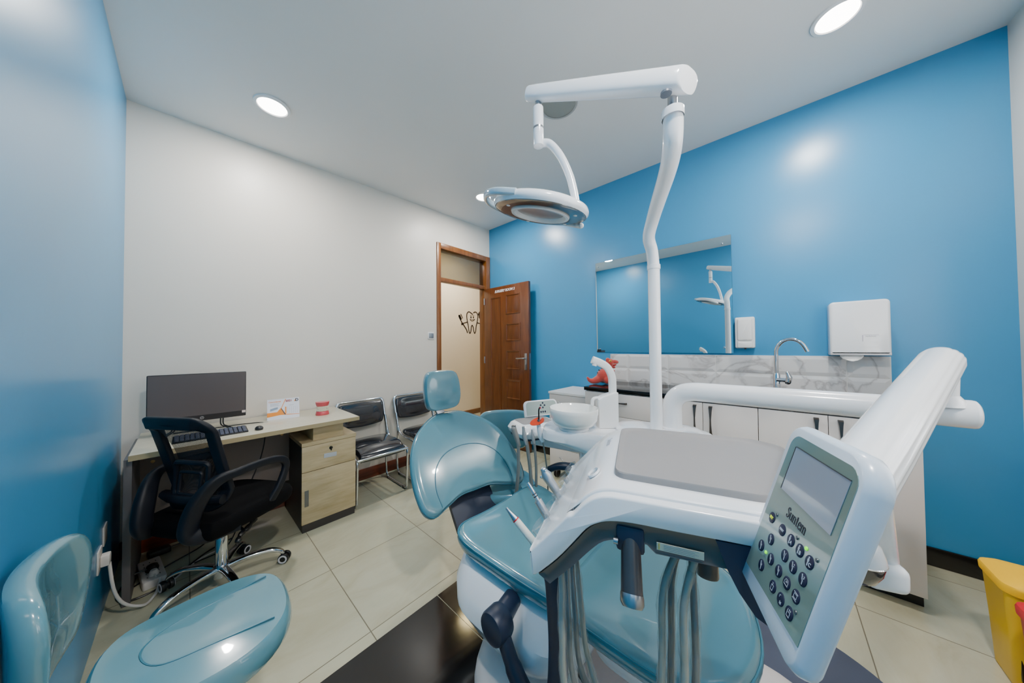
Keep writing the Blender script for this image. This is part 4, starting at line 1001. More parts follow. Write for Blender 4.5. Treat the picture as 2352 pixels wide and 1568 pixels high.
MB().cyl(j2, j1, .0208, bev=.004, n=28).build('joint_tube', WHITE, t)
jm = j2 * .55 + j1 * .45
MB().cyl(jm - V((0, 0, .004)), jm + V((0, 0, .004)), .0212).build('joint_band', STEEL, t)
P = catmull([at_d(1240, 330, 1.17), at_d(1262, 330, 1.165), at_d(1287, 358, 1.15), at_d(1307, 400, 1.14), at_d(1318, 440, 1.13), at_d(1324, 476, 1.12)], 7)
MB().tube(P, .0152, 18).build('head_stem', WHITE, t)
hc = at_d(1242, 484, 1.16)
al, be = math.radians(8.5), math.radians(12)
ha = (RT * math.cos(al) - UP * math.sin(al)).normalized()
fwh = V((FW.x, FW.y, 0)).normalized(); hb = (fwh * math.cos(be) + V((0, 0, 1)) * math.sin(be)); hb = (hb - ha * hb.dot(ha)).normalized(); hnn = hb.cross(ha) 
if hnn.z > 0: hnn = -hnn                                            # lamp face looks down
hb = hnn.cross(ha)
LM = frame(hc, ha, hb, hnn)
R = .187
def ell(k, dz, sx=1.0): return [LM @ V((R * k * math.cos(a) * sx, R * k * math.sin(a), dz)) for a in [2 * PI * i / 56 for i in range(56)]]
MB().loft([ell(.25, -.040), ell(.6, -.037), ell(.85, -.031), ell(.97, -.021), ell(1.0, -.010), ell(1.0, .0), ell(.97, .010), ell(.97, .004), ell(.5, .004)], True, True).build('lamp_housing', WHITE, t)
MB().loft([ell(.965, .006), ell(.95, .012), ell(.88, .016), ell(.60, .018), ell(.57, .014), ell(.56, .010)], False, False).build('lens_ring', clear_mat('clear_lens', (226, 224, 220), .22, .02), t)
MB().loft([ell(.94, .0065), ell(.60, .009), ell(.56, .007)], False, True).build('reflector', mat('mirror_reflector', (196, 195, 194), .3, metal=.7, var=.2, vscale=14), t)
MB().loft([ell(.63, .014), ell(.61, .021), ell(.55, .021), ell(.51, .012), ell(.50, .007)], False, False).build('inner_ring', WHITE2, t)
for a in (.5, 2.6, 4.4, 5.6): MB().ball((R * .78 * math.cos(a), R * .78 * math.sin(a), .016), .008, 1, 1, .4, 12, LM).build('lens_clip', WHITE2, t)
P = [LM @ V(p) for p in catmull([(-.10, -.150, -.012), (-.17, -.12, -.014), (-.215, -.05, -.016), (-.215, .05, -.016), (-.17, .12, -.014), (-.10, .150, -.012)], 6)]
MB().tube(P, 1.0, sec=[(p.x, p.y) for p in rrect(.026, .020, .008, 3)], ref=tuple(hnn)).build('handle', mat('pale_blue_translucent', (190, 204, 212), .1, coat=.6), t)
P = [LM @ V(p) for p in catmull([(.10, -.135, 0), (.165, -.10, .012), (.178, -.06, .02)], 5)]
MB().tube(P, .012, 10, round_ends=True).build('sensor_nub', WHITE2, t)

# ---- assistant tray
ac = at_z(1232, 968, .80); ax_ = V((.90, -.43, 0)).normalized(); ay_ = V((-ax_.y, ax_.x, 0))
AM = frame((ac.x, ac.y, .80), ax_, ay_)
t = empty('assistant_tray', ac, 'small white assistant tray with grey mat beside the spittoon bowl', 'dental tray')
m = MB(); rr = []
for z, w_, d_ in ((.0, .24, .20), (-.012, .27, .235), (-.04, .30, .26), (-.062, .29, .25), (-.072, .27, .23)): rr.append([AM @ V((p.x, p.y + .02, z)) for p in rrect(w_, d_, .05, 6)])
m.loft(rr).build('tray_body', WHITE, t)
MB().prism(rrect(.27, .23, .05, 6, 0, .02), -.083, -.070, AM).build('under_trim', NAVY, t)
MB().prism(rrect(.21, .145, .018, 5, 0, .035), -.001, .003, AM, .002).build('mat', GREYM, t)
KM_ = frame(AM @ V((.10, .115, .0)), ax_, (V((0, 0, 1)) + ay_ * .25))
KP = MB().prism(rrect(.25, .105, [.004, .004, .03, .03], 5, 0, .055), -.012, .012, KM_, .005).build('keypad_panel', WHITE, t)
MB().prism(rrect(.228, .088, [.004, .004, .024, .024], 5, 0, .055), .012, .0132, KM_).build('keypad_face', mat('keypad_sage', (158, 174, 168), .35), KP)
for px, py in ((-.005, .072), (.012, .086), (.024, .070), (.010, .056), (-.008, .028), (.008, .028), (.024, .028)): MB().prism(circle(.0065, 16, px, py), .0132, .0142, KM_).build('button', NAVY, KP)
p0 = AM @ V((0, .02, -.08)); q0 = at_z(1342, 1030, .66)
m = MB(); e0, e1_ = V((p0.x, p0.y, .685)), V((q0.x, q0.y, .665)); dv = (e1_ - e0).normalized(); sv = V((-dv.y, dv.x, 0))
m.tube([e0 - dv * .02, e0 + dv * .1, e1_ - dv * .03, e1_], 1.0, sec=[(p.x, p.y) for p in rrect(.062, .052, .014, 4)], ref=(0, 0, 1))
m.cyl((p0.x, p0.y, .69), (p0.x, p0.y, .722), .03).build('swing_arm', WHITE, t)
MB().cyl((q0.x, q0.y, .46), (q0.x, q0.y, .695), .030, bev=.006).build('swivel_post', WHITE, t)
MB().tube([V((q0.x, q0.y, .50)), V((q0.x + .12, q0.y - .08, .50))], .026, 14).build('post_bracket', WHITE2, t)
# things resting in the assistant tray
HOSE = mat('grey_hose', (128, 126, 122), .4)
def hang(name, label, cat, px, tip, mid, low, r, parts):
    """hand piece held at the tray's edge with a hose hanging straight down"""
    base = AM @ V((px, -.108, -.012)); t = empty(name, base, label, cat); return t, base
edge = lambda u, v, z=.79: at_z(u, v, z)
def hosed(t, start, floor_pt, r, mt):
    mid = start * .5 + floor_pt * .5 + V((.0, -.01, 0))
    MB().tube(catmull([start, start * .85 + floor_pt * .15 + V((0, -.006, 0)), mid, floor_pt], 8), r, 10).build('hose', mt, t)
Zt = 1.60
def pd(u, v, Z=Zt): return at_d(u, v, Z)
s = empty('water_syringe', pd(1188, 1000), 'grey two-button water syringe hanging at the outer edge of the assistant tray', 'dental syringe')
MB().tube([pd(1180, 985), pd(1185, 1000), pd(1192, 1022)], [.016, .015, .010], 14, round_ends=True).build('handle', HOSE, s)
for u in (1177, 1182): MB().cyl(pd(u, 977), pd(u + 2, 986), .007).build('button', STEEL, s)
hosed(s, pd(1190, 1015), pd(1184, 1150, 1.66), .0095, HOSE)
s = empty('suction_handpiece', pd(1204, 1000), 'wide open-ended suction handpiece on a thick grey hose', 'suction handpiece')
MB().tube([pd(1202, 979), pd(1203, 990), pd(1204.5, 1002), pd(1209, 1020)], [.0075, .009, .0135, .009], 14).build('handle', mat('grey_handpiece', (150, 152, 154), .35), s)
hosed(s, pd(1208, 1010), pd(1222, 1150, 1.66), .0105, HOSE)
s = empty('saliva_ejector', pd(1223, 1005), 'slim pointed saliva ejector handpiece on a thin grey hose', 'suction handpiece')
MB().tube([pd(1221.5, 986), pd(1222, 994), pd(1223.5, 1003), pd(1227, 1018)], [.0035, .006, .0115, .007], 14).build('handle', MATS['grey_handpiece'], s)
hosed(s, pd(1226, 1010), pd(1231, 1150, 1.66), .0075, HOSE)
s = empty('curing_light', pd(1240, 985), 'white curing light with orange eye shield on the assistant tray', 'curing light')
MB().tube([pd(1237, 975), pd(1239, 990), pd(1243, 1005), pd(1247, 1014)], [.0115, .0125, .0135, .010], 16).build('body', WHITE, s)
MB().tube(catmull([pd(1237.5, 964), pd(1237.5, 950), pd(1237.5, 942), pd(1239, 937), pd(1241, 935)], 5), .0042, 10).build('light_tip', BLACK, s)
MB().cyl(pd(1240.2, 937), pd(1241.5, 935), .0052).build('tip_cap', mat('red_tip', (190, 24, 48), .4), s)
MB().cyl(pd(1238, 967), pd(1238, 963), .0095).build('collar', STEEL, s)
sd_ = frame(pd(1234, 967), (RT + UP * .28), (FW * .45 + UP * .22).normalized())
shp = [(-.042, -.004), (-.030, -.022), (0, -.030), (.03, -.022), (.040, 0), (.032, .016), (.024, .010), (.012, .006), (.016, .026), (-.010, .026), (-.032, .016)]
MB().prism([(p.x, p.y) for p in catmull([(a, c, 0) for a, c in shp], 4, True)], -.001, .001, sd_).build('eye_shield', mat('orange_acrylic', (236, 62, 4), .15, coat=.5, trans=.3), s)
hosed(s, pd(1246, 1012), pd(1259, 1135, 1.70), .0042, HOSE)
# ================================================================ delivery unit: arms, instrument tray and control panel
ang = math.radians(19)
E1 = V((math.cos(ang), math.sin(ang), 0)); E2 = V((E1.y, -E1.x, 0)); N0 = V((.636, .034, 0))
def TP(a, b, z): q = N0 + E1 * a + E2 * b; return V((q.x, q.y, z))
def TF(u, v, a):  # pixel on the tray-aligned vertical plane at depth a -> (b, z)
    q = at_p(u, v, N0 + E1 * a, E1); return ((q - N0).dot(E2), q.z)
t = unit = empty('delivery_unit', at_z(1545, 992, UZ), 'white swing-arm dental delivery unit with instrument tray and keypad panel', 'dental delivery unit')
AXX, AZ = 1.61, 1.050
st_ = at_z(1545, 992, UZ)
P = fillet([V((AXX, st_.y, UZ + .004)), V((AXX, st_.y, AZ)), V((AXX, -.450, AZ))], .115, 10)
arm_ = MB().tube(P, .0435, 32)
arm_.lathe([(.0435, 0), (.042, .006), (.036, .010), (0, .011)], (AXX, -.450, AZ), (0, -1, 0), 32)
arm_.build('horizontal_arm', WHITE, t)
MB().lathe([(.0, 0), (.054, 0), (.054, .010), (.0435, .014)], (AXX, st_.y, UZ + .016), n=32).build('arm_collar', WHITE, t)
U0 = V((1.60, -.392, 1.205)); L0 = V((.945, -.150, 1.043)); pd_ = (L0 - U0).normalized(); pu = (V((0, 0, 1)) - pd_ * pd_.z).normalized(); ps = pd_.cross(pu)
MB().cyl((AXX - .005, -.392, AZ + .02), U0 - V((0, 0, .02)), .034, .037).lathe([(.05, 0), (.045, .02), (.036, .034)], (AXX - .005, -.392, AZ + .022), (0, 0, 1), 28).build('arm_elbow', WHITE, t)
sec = []
for k in range(72):
    a = 2 * PI * k / 72; r = 1.0
    d_ = (a - math.radians(215)) % (2 * PI)
    if d_ < math.radians(120): r = 1.0 - .035 * (1 - abs(math.cos(a * 9)))
    sec.append((r * math.cos(a), r * math.sin(a)))
m = MB(); rr = []
LL = (L0 - U0).length
for q, s_ in ((-.066, .35), (-.063, .60), (-.053, .82), (-.035, .96), (-.012, 1.0), (.5, 1.02), (1.0, 1.04), (1.20, 1.02), (1.205, .9)):
    c = U0 + pd_ * (LL * q if q > 0 else q)
    rr.append([c + (pu * x + ps * y) * .0475 * s_ for x, y in sec])
m.loft(rr).build('pantograph_arm', WHITE, t, angle=50)
jp = V((.985, -.115, 0))
kn = at_d(2015, 1306, .70)
MB().cyl(L0 + V((.0, 0, -.02)), at_d(2024, 1278, .70), .018, .027, 24).build('tray_post', WHITE, t)
MB().box((0, 0, 0), (.085, .075, .062), .018, 4, Matrix.Translation(kn) @ Matrix.Rotation(ang, 4, 'Z')).build('tray_knuckle', WHITE, t)
kd = at_d(1968, 1280, .66)
lk = MB().lathe([(0, .055), (.02, .052), (.036, .038), (.043, .014), (.044, .004), (0, .004)], kd, (0, 0, 1), 32).build('brake_knob', WHITE, t)
MB().lathe([(.0435, .004), (.045, .002), (.0435, 0), (.0435, .004)], kd, (0, 0, 1), 32).build('knob_ring', CHROME, lk)
MB().lathe([(0, 0), (.043, 0), (.040, -.018), (.028, -.042), (.010, -.054), (0, -.055)], kd, (0, 0, 1), 32).build('knob_lens', mat('smoked_lens', (70, 62, 60), .08, coat=.8), lk)
# tray body profile across the tray (b = sideways, z), swept from front (a=0) to back
Bn = .20
upper = [(-.397, .822), (-.388, .829), (-.334, .889), (-.312, .914), (-.300, .920), (-.279, .944), (-.257, .962), (-.231, .971), (-.199, .973), (-.10, .973), (Bn, .973)]
lower = [(Bn, .929), (0, .929), (-.113, .927), (-.185, .926), (-.225, .921), (-.251, .911), (-.272, .896), (-.299, .862), (-.335, .818), (-.383, .771), (-.393, .776)]
sm2 = lambda pr, n=3: [(p.x, p.y) for p in catmull([(a_, b_, 0) for a_, b_ in pr], n)]
prof = sm2(upper) + sm2(lower)
AD = .50
def sweep(mm, pr, stations):
    cb = sum(p[0] for p in pr) / len(pr); cz = sum(p[1] for p in pr) / len(pr); rr = []
    for a, sh in stations:
        ring = []; be = .05 + (Bn - .05) * min(1, a / .40)
        for i, (b_, z_) in enumerate(pr):
            p0, p1 = pr[i - 1], pr[(i + 1) % len(pr)]
            tx, tz = p1[0] - p0[0], p1[1] - p0[1]; l_ = math.hypot(tx, tz) or 1
            nx, nz_ = -tz / l_, tx / l_
            bb = b_ if b_ < 0 else b_ * be / Bn
            ring.append(TP(a, bb - nx * sh, z_ - nz_ * sh))
        rr.append(ring)
    mm.loft(rr)
def area(pr): return sum(pr[i][0] * pr[(i + 1) % len(pr)][1] - pr[(i + 1) % len(pr)][0] * pr[i][1] for i in range(len(pr)))
sg = 1 if area(prof) < 0 else -1
m = MB(); sweep(m, prof, [(0, sg * .0042), (.0012, sg * .0022), (.003, sg * .0008), (.006, 0), (.2, 0), (.40, 0), (AD - .006, 0), (AD - .001, sg * .003), (AD, sg * .008)])
body = m.build('tray_body', WHITE, t, angle=32)
# groove and upper deck
deck = sm2([(-.318, .908), (-.300, .930), (-.280, .952), (-.257, .969), (-.231, .978), (-.199, .980), (-.10, .980), (Bn, .980)]) + [(Bn, .96), (-.2, .96), (-.26, .945), (-.30, .905)]
sgd = 1 if area(deck) < 0 else -1
m = MB(); sweep(m, deck, [(.020, sgd * .006), (.0205, sgd * .003), (.023, sgd * .0008), (.028, 0), (.2, 0), (.40, 0), (AD - .035, 0), (AD - .03, sgd * .003)])
m.build('tray_deck', WHITE, t, angle=32)
# grey mat with turned-up rim
mo_ = [(-.222, .072), (.055, .062), (Bn - .004, .40), (.14, .455), (-.17, .465), (-.222, .44)]
m = MB(); oc_ = []
rnd = fillet([V((x, y, 0)) for x, y in [mo_[0]] + mo_[1:] + [mo_[0]]], .03, 5)
mc = []
pts_ = [V((x, y)) for x, y in mo_]
n_ = len(pts_)
for i in range(n_):
    a_, b_, c_ = pts_[i - 1], pts_[i], pts_[(i + 1) % n_]; rr_ = min(.03, .42 * (a_ - b_).length, .42 * (c_ - b_).length)
    p1 = b_ + (a_ - b_).normalized() * rr_; p2 = b_ + (c_ - b_).normalized() * rr_
    for k in range(6):
        q = k / 5; mc.append(p1 * (1 - q) ** 2 + b_ * 2 * q * (1 - q) + p2 * q * q)
cm = sum(mc, V((0, 0))) / len(mc)
rr = []
for s_, z_ in ((1.0, .979), (1.0, .991), (.992, .9935), (.982, .992), (.965, .9885), (.935, .9855), (.90, .9845), (.7, .984), (.5, .984), (.3, .984), (.1, .984), (.02, .984)):
    rr.append([TP((cm + (p - cm) * s_).y, (cm + (p - cm) * s_).x, z_) for p in mc])
m.loft(rr).build('mat', GREYM, t)
hp_ = TP(.123, -.269, .958)
hn_ = (E2 * -.55 + V((0, 0, 1)) * .83).normalized(); HM_ = frame(hp_, E1, hn_.cross(E1), hn_)
hl_ = MB().loft([[HM_ @ V((.020 * k * math.cos(a), .014 * k * math.sin(a), dz)) for a in [2 * PI * i / 28 for i in range(28)]] for k, dz in ((1.15, .004), (1.1, .009), (.95, .009), (.85, .003))], False, False).build('indicator_window', WHITE, t)
MB().prism(circle(.017, 24, 0, 0, .012), .002, .0045, HM_).build('window_lens', mat('grey_lens', (120, 134, 142), .1, coat=.6), hl_)
serif_word('Suntem', .0115, frame(TP(.34, -.2545, .9722), E1 * -1, hn_.cross(E1 * -1), hn_)).build('deck_lettering', mat('faint_grey_print', (176, 181, 192), .4), t, smooth=False)
# dark underside
und = [(Bn, .930), (0, .930), (-.113, .928), (-.185, .927), (-.222, .922), (-.248, .912), (-.270, .896), (-.297, .862), (-.333, .818), (-.378, .772), (-.352, .758), (-.300, .812), (-.265, .852), (-.239, .876), (-.205, .889), (-.16, .889), (-.145, .876), (0, .880), (Bn, .882)]
sgu = 1 if area(und) < 0 else -1
und = sm2(und[:4], 1) + sm2(und[4:10]) + sm2(und[10:15]) + und[15:]
m = MB(); sweep(m, und, [(.008, sgu * .006), (.006, sgu * .001), (.010, 0), (.2, 0), (.40, 0), (AD - .012, 0), (AD - .01, sgu * .004)])
m.build('underside', CHARC, t, angle=32)
MB().prism([(-.050, .928), (.075, .932), (.085, .80), (.03, .80), (.004, .815), (-.018, .848), (-.034, .882)], .001, .20, frame(TP(0, 0, 0) * 1.0, E2, (0, 0, 1), E1)).build('panel_bracket', NAVY, t)
# warning label strip
(b0, z0), (b1, z1) = TF(1508, 1251, .006), TF(1617, 1276, .006)
LBM = frame(TP(.0055, (b0 + b1) / 2, .8935), E2, V((0, 0, 1)) + E1 * -.12, None)
lb_ = MB().bb(-.038, .038, -.0075, .0075, .0006, .0012, 0, 2, LBM).build('warning_label', mat('cream_label', (206, 202, 182), .5), t, smooth=False)
ln = MB()
for r in range(4): ln.bb(-.026, .030 - .006 * (r % 2), .0048 - r * .0032, .0054 - r * .0032, .0012, .0015, 0, 2, LBM)
ln.build('label_print', mat('grey_print', (130, 132, 144)), lb_, smooth=False)
tr_ = MB()
for r in range(4): tr_.prism([(-.036, .004 - r * .0032), (-.032, .004 - r * .0032), (-.034, .0066 - r * .0032)], .0012, .0015, LBM)
tr_.build('warning_triangles', mat('yellow_triangles', (220, 190, 60), .5), lb_, smooth=False)
# two handles
(hb0, hz0) = TF(1447, 1215, .012); (hb1, hz1) = TF(1452, 1385, -.035)
c0_, c1_ = TP(.03, hb0, .905), TP(-.035, hb1, hz1)
o = MB().cyl(c0_, c1_, .0175, .0195, 28).build('tray_handle', mat('dark_satin_handle', (48, 48, 52), .28, coat=.4), t)
hd_ = (c1_ - c0_).normalized()
MB().lathe([(.0197, -.014), (.0205, -.010), (.0205, 0), (.017, .006), (0, .008)], c1_, hd_, 28).build('handle_cap', STEEL, o)
MB().box((0, 0, 0), (.052, .05, .045), .006, 2, frame(TP(.026, hb0, .892), E2, (0, 0, 1))).build('handle_clamp', NAVY, o)
MB().cyl(TP(.0, hb0 - .03, .888), TP(.0, hb0 - .022, .888), .006).build('clamp_screw', STEEL, o)
(hb2, hz2) = TF(1624, 1300, .16)
MB().cyl(TP(.18, hb2, .88), TP(.155, hb2, TF(1640, 1325, .16)[1]), .0215, .0215, 24, bev=.005).build('tray_handle', CHARC, t)
for i, (bb0, aa0) in enumerate(((-.16, .16), (-.13, .24))): MB().cyl(TP(aa0, bb0, .885), TP(aa0, bb0, .862), .008).build('rubber_foot', BLACK, t)
# instrument rest: clear scalloped sockets along the low edge
CLR = clear_mat('clear_holder_plastic', (240, 244, 246), .14, .15)
hol = []
for i, a in enumerate((.055, .135, .225, .315, .405)):
    c = TP(a, -.392, .842); ds = (E2 * -.62 + V((0, 0, .78))).normalized(); up_ = ds.cross(E1)
    m = MB(); rr = []
    for q, r in ((-.035, .026), (0, .031), (.03, .032), (.034, .028)):
        rr.append([c + E2 * .012 + ds * q * .5 + (E1 * math.cos(x) + up_ * math.sin(x) * .7) * r for x in [2 * PI * k / 24 for k in range(24)]])
    m.loft(rr, False, False).build('instrument_socket', CLR, t)
    hol.append((c + E2 * .012, ds))
# control panel head (a rectangle tilted back, facing the patient's head end)
PA = V((.633, .041, .904)); pup = V((.093, -.269, .959)); pup = (pup - E1 * pup.dot(E1)).normalized(); pn_ = (E1 * -1).cross(pup)
CP = frame(PA, E1 * -1, pup, pn_)
pout = rrect(.182, .276, [.004, .018, .040, .026], 7, .077, .112)
hdm = MB(); 
rr = []
def pring(ins, z): return [CP @ V((.082 + (p.x - .082) * (1 - ins / .096), .112 + (p.y - .112) * (1 - ins / .138), z)) for p in pout]
for ins, z in ((.012, -.028), (.004, -.0265), (.001, -.023), (0, -.017), (.0, -.010), (.002, -.005), (.0045, -.0012), (.0065, .0)): rr.append(pring(ins, z))
hdm.loft(rr); cpn = hdm.build('control_panel', mat('pale_blue_white_plastic', (206, 216, 228), .25, coat=.2, var=.02), t, angle=35)
fp = [(0.001, .001), (.162, .011), (.158, .205)] + [(.158 - .022 + .022 * math.cos(a), .210 + .022 * math.sin(a)) for a in [k * PI / 12 for k in range(7)]] + [(.024, .233)] + [(.024 - .020 * math.sin(a), .213 + .020 * math.cos(a)) for a in [k * PI / 12 for k in range(1, 7)]]
fc = MB().prism(fp, -.003, .0009, CP).build('keypad_face', mat('sage_keypad', (118, 140, 132), .14, coat=1.0, var=.02, crough=.02), cpn, smooth=False)
sc_ = MB(); sx0, sx1, sy0, sy1 = .024, .148, .147, .216
sc_.bb(sx0, sx1, sy0, sy1, .0012, .0018, 0, 2, CP)
sc_.build('display_window', mat('light_grey_display', (150, 160, 174), .12, coat=.8, var=.02, crough=.02), cpn, smooth=False)
e_ = MB(); e_.bb(sx0 - .0015, sx0, sy0, sy1, .0012, .0022, 0, 2, CP).bb(sx0, sx1, sy1, sy1 + .0012, .0012, .0022, 0, 2, CP)
e_.build('display_edge', mat('display_edge_dark', (44, 52, 56), .4), cpn, smooth=False)
serif_word('Suntem', .0096, CP @ Matrix.Translation(V((.083, .1245, .0009)))).build('lettering', mat('navy_print', (16, 18, 40), .5), cpn, smooth=False)
BTN = mat('navy_button', (24, 30, 60), .5, spec=.3); ICO = mat('pale_icon_print', (176, 186, 200), .5); LIME = mat('glowing_lime_print', (200, 220, 20), .5, emit=.4)  # lime lettering glows faintly through added emission; it is no lamp
def panel_pt(u, v): q = CP.inverted() @ at_p(u, v, PA, pn_); return q.x, q.y
chairic = [(-.0018, .0046), (-.0006, .0030), (-.0002, .0004), (.0014, -.0010), (.0018, -.0048)]
btn = [((1775.6, 1188.9), 'SET'), ((1799, 1217.6), 'RESET'), ((1819, 1241.5), 'A'), ((1839.7, 1265), 'B'), ((1862, 1292.5), 'C'),
       ((1773, 1239), 'c'), ((1751, 1252.6), 'c'), ((1772.7, 1284.5), 'c'), ((1805, 1276.6), '1'), ((1751, 1298), 'c'), ((1791, 1312), 'c'), ((1824, 1302.7), '2'), ((1846.7, 1331.7), '3'),
       ((1809.7, 1339.7), 'lamp'), ((1777.5, 1347.7), 'cup'), ((1830.7, 1371), 'film'), ((1795.7, 1377), 'rinse'), ((1815, 1409.5), 'box')]
for (u, v), kind in btn:
    x, y = panel_pt(u, v); r = .0083
    b_ = MB().lathe([(0, .0018), (r * .95, .0018), (r, .0015), (r, .0008), (0, .0008)], CP @ V((x, y, 0)), pn_, 28).build('button', BTN, cpn)
    BM = CP @ Matrix.Translation(V((x, y, .0018)))
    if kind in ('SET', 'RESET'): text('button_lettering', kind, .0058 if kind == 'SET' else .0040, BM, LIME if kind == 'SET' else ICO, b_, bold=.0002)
    elif kind in 'ABC':
        text('button_lettering', kind, .0068, BM @ Matrix.Translation(V((.0028, -.0022, 0))), ICO, b_, bold=.0001)
        pi_ = MB().prism(circle(.0013, 12, -.0016, .0050), 0, .0003, BM)
        strokes(pi_, BM, [[(-.0016, .0034), (-.0016, -.0002)]], .0032, .0003); strokes(pi_, BM, [[(-.0016, 0), (-.0016, -.0056)]], .0018, .0003)
        pi_.build('person_icon', ICO, b_, smooth=False)
    else:
        ic = MB()
        if kind == 'c' or kind in '123':
            strokes(ic, BM, [[(-.0026, .0056), (-.0012, .0030), (-.0006, .0004), (.0012, -.0012), (.0016, -.0058)]], .0014, .0003)
            if kind == 'c': strokes(ic, BM, [[(.0010, .0030), (.0022, .0012), (.0012, .0002)]], .0006, .0003)
            else: text('button_lettering', kind, .0052, BM @ Matrix.Translation(V((.0024, .0030, 0))), ICO, b_)
        elif kind == 'lamp': strokes(ic, BM, [[(-.0048, -.003), (.0048, -.003)], [(-.0042, -.002), (-.0042, .001), (-.0020, .0044), (.0020, .0044), (.0042, .001), (.0042, -.002)], [(-.0014, .0006), (.0014, .0006), (.0014, .0020), (-.0014, .0020)]], .0006, .0003)
        elif kind == 'cup': strokes(ic, BM, [[(-.0028, .002), (-.0024, -.0050), (.0024, -.0050), (.0028, .002), (-.0028, .002)], [(0, .002), (0, .0050), (-.0020, .0050)]], .0006, .0003)
        elif kind == 'film': strokes(ic, BM, [[(-.0032, -.0026), (.0032, -.0026), (.0032, .0026), (-.0032, .0026), (-.0032, -.0026)], [(-.0046, .0042), (.0046, .0042)], [(-.0046, -.0042), (.0046, -.0042)]], .0007, .0003)
        elif kind == 'rinse': strokes(ic, BM, [[(-.0006, .0050), (-.0030, .0044), (-.0030, .0012)], [(.0008, -.0016), (.0008, -.0050), (.0040, -.0050), (.0040, -.0016)], [(.0020, -.0020), (.0020, -.0046)], [(.0030, -.0020), (.0030, -.0046)]], .0007, .0003)
        else: strokes(ic, BM, [[(-.0030, .0040), (-.0030, -.0046), (.0030, -.0046), (.0030, .0010)], [(-.0012, .0012), (.0030, .0012)], [(.0, .0050), (.0, .0030)], [(.0016, .0050), (.0016, .0030)], [(.0030, .0050), (.0030, .0030)]], .0008, .0003)
        ic.build('button_icon', ICO, b_, smooth=False)
OFFL = mat('unlit_led', (66, 76, 80), .3); ONL = mat('lit_green_led', (110, 235, 0), .4, emit=.9)
for (u, v), on in (((1787, 1183), 0), ((1834, 1236), 0), ((1855, 1260.6), 1), ((1879.5, 1287.7), 0), ((1761.5, 1268.6), 1), ((1830, 1407), 0)):
    x, y = panel_pt(u, v); MB().lathe([(0, .0026), (.0022, .0022), (.0026, .0011), (0, .0011)], CP @ V((x, y, 0)), pn_, 16).build('indicator_light', ONL if on else OFFL, cpn)

# ---- handpieces resting in the tray, each with its own hose in a clear sleeve
SLV = clear_mat('clear_sleeve', (244, 247, 247), .08, .10, .11)
HS1 = mat('beige_grey_hose', (150, 150, 140), .4); HS2 = mat('dark_grey_hose', (92, 96, 98), .35)
def loop(s, i, base, ds, exit_uv, mt, sleeve=True, r=.0065):
    """hose from the socket down below the tray, round in a loop and up to the tray's belly"""
    a_in = (base - N0).dot(E1)
    b_out, a_out = exit_uv
    al_ = .03 + .032 * i
    q = [base - ds * .02, TP(a_in * .6 + .04, -.345, .755), TP(al_ + .01, -.335 + .008 * i, .64), TP(al_, -.32 + .010 * i, .50), TP((al_ + a_out) / 2, (-.32 + b_out) / 2, .36 + .008 * i), TP(a_out - .005, b_out - .015, .50), TP(a_out, b_out, .64), TP(a_out + .005, b_out * .9 - .008, .78), TP(a_out + .01, -.092 + .006 * i, .885)]
    P = catmull(q, 7)
    MB().tube(P, r, 10).build('hose', mt, s)
    if sleeve:
        n = len(P); rad = [r * (1.45 + .2 * math.sin(k * 1.9 + i) + .16 * math.sin(k * .7)) for k in range(n)]
        seg = P[8:26]; MB().tube(seg, rad[8:26], 12).build('clear_sleeve', SLV, s)
        seg = P[36:n - 3]; MB().tube(seg, rad[36:n - 3], 12).build('clear_sleeve', SLV, s)
def on_a(u, v, a): b_, z_ = TF(u, v, a); return TP(a, b_, z_)
a = .05; b0_, tip = on_a(1232, 1252, a), on_a(1163, 1166, a)
d_ = (tip - b0_).normalized(); Ln = (tip - b0_).length
s = empty('ultrasonic_scaler', b0_, 'white scaler handpiece with silver tip and red ring, nearest on the instrument tray', 'dental handpiece')
MB().tube([b0_ - d_ * .02, b0_ + d_ * Ln * .2, b0_ + d_ * Ln * .66], [.0088, .0088, .0082], 20).build('handle', mat('cream_white_handpiece', (222, 220, 210), .35), s)
MB().cyl(b0_ + d_ * Ln * .66, b0_ + d_ * Ln * .69, .0083).build('red_ring', mat('red_ring', (190, 30, 40), .4), s)
MB().tube([b0_ + d_ * Ln * .69, b0_ + d_ * Ln * .93, b0_ + d_ * Ln], [.0080, .0034, .0030], 18).build('metal_tip', STEEL, s)
loop(s, 0, b0_, d_, (-.135, .05), HS1)
a = .135; b0_, tip = on_a(1268, 1205, a), on_a(1212, 1108, a); d_ = (tip - b0_).normalized(); Ln = (tip - b0_).length
s = empty('micromotor', b0_, 'silver micromotor handpiece with stepped nose, second on the instrument tray', 'dental handpiece')
MB().cyl(b0_ + d_ * Ln * .0, b0_ + d_ * Ln * .58, .0105, bev=.0015).build('motor_body', mat('satin_silver', (190, 192, 196), .3, metal=.9), s)
MB().tube([b0_ + d_ * Ln * .58, b0_ + d_ * Ln * .94, b0_ + d_ * Ln], [.0056, .0052, .0040], 18).build('nose', CHROME, s)
MB().cyl(b0_ + d_ * Ln * .66, b0_ + d_ * Ln * .68, .0060).cyl(b0_ + d_ * Ln * .72, b0_ + d_ * Ln * .735, .0060).build('o_rings', BLACK, s)
MB().cyl(b0_ - d_ * .03, b0_, .0098).build('hose_collar', WHITE2, s)
loop(s, 1, b0_, d_, (-.115, .085), HS2)
a = .225; b0_, mid, tip = on_a(1287, 1140, a), on_a(1262, 1103, a), on_a(1250, 1082, a); d_ = (mid - b0_).normalized()
s = empty('air_water_syringe', b0_, 'silver air-water syringe head with two side buttons, third on the instrument tray', 'dental syringe')
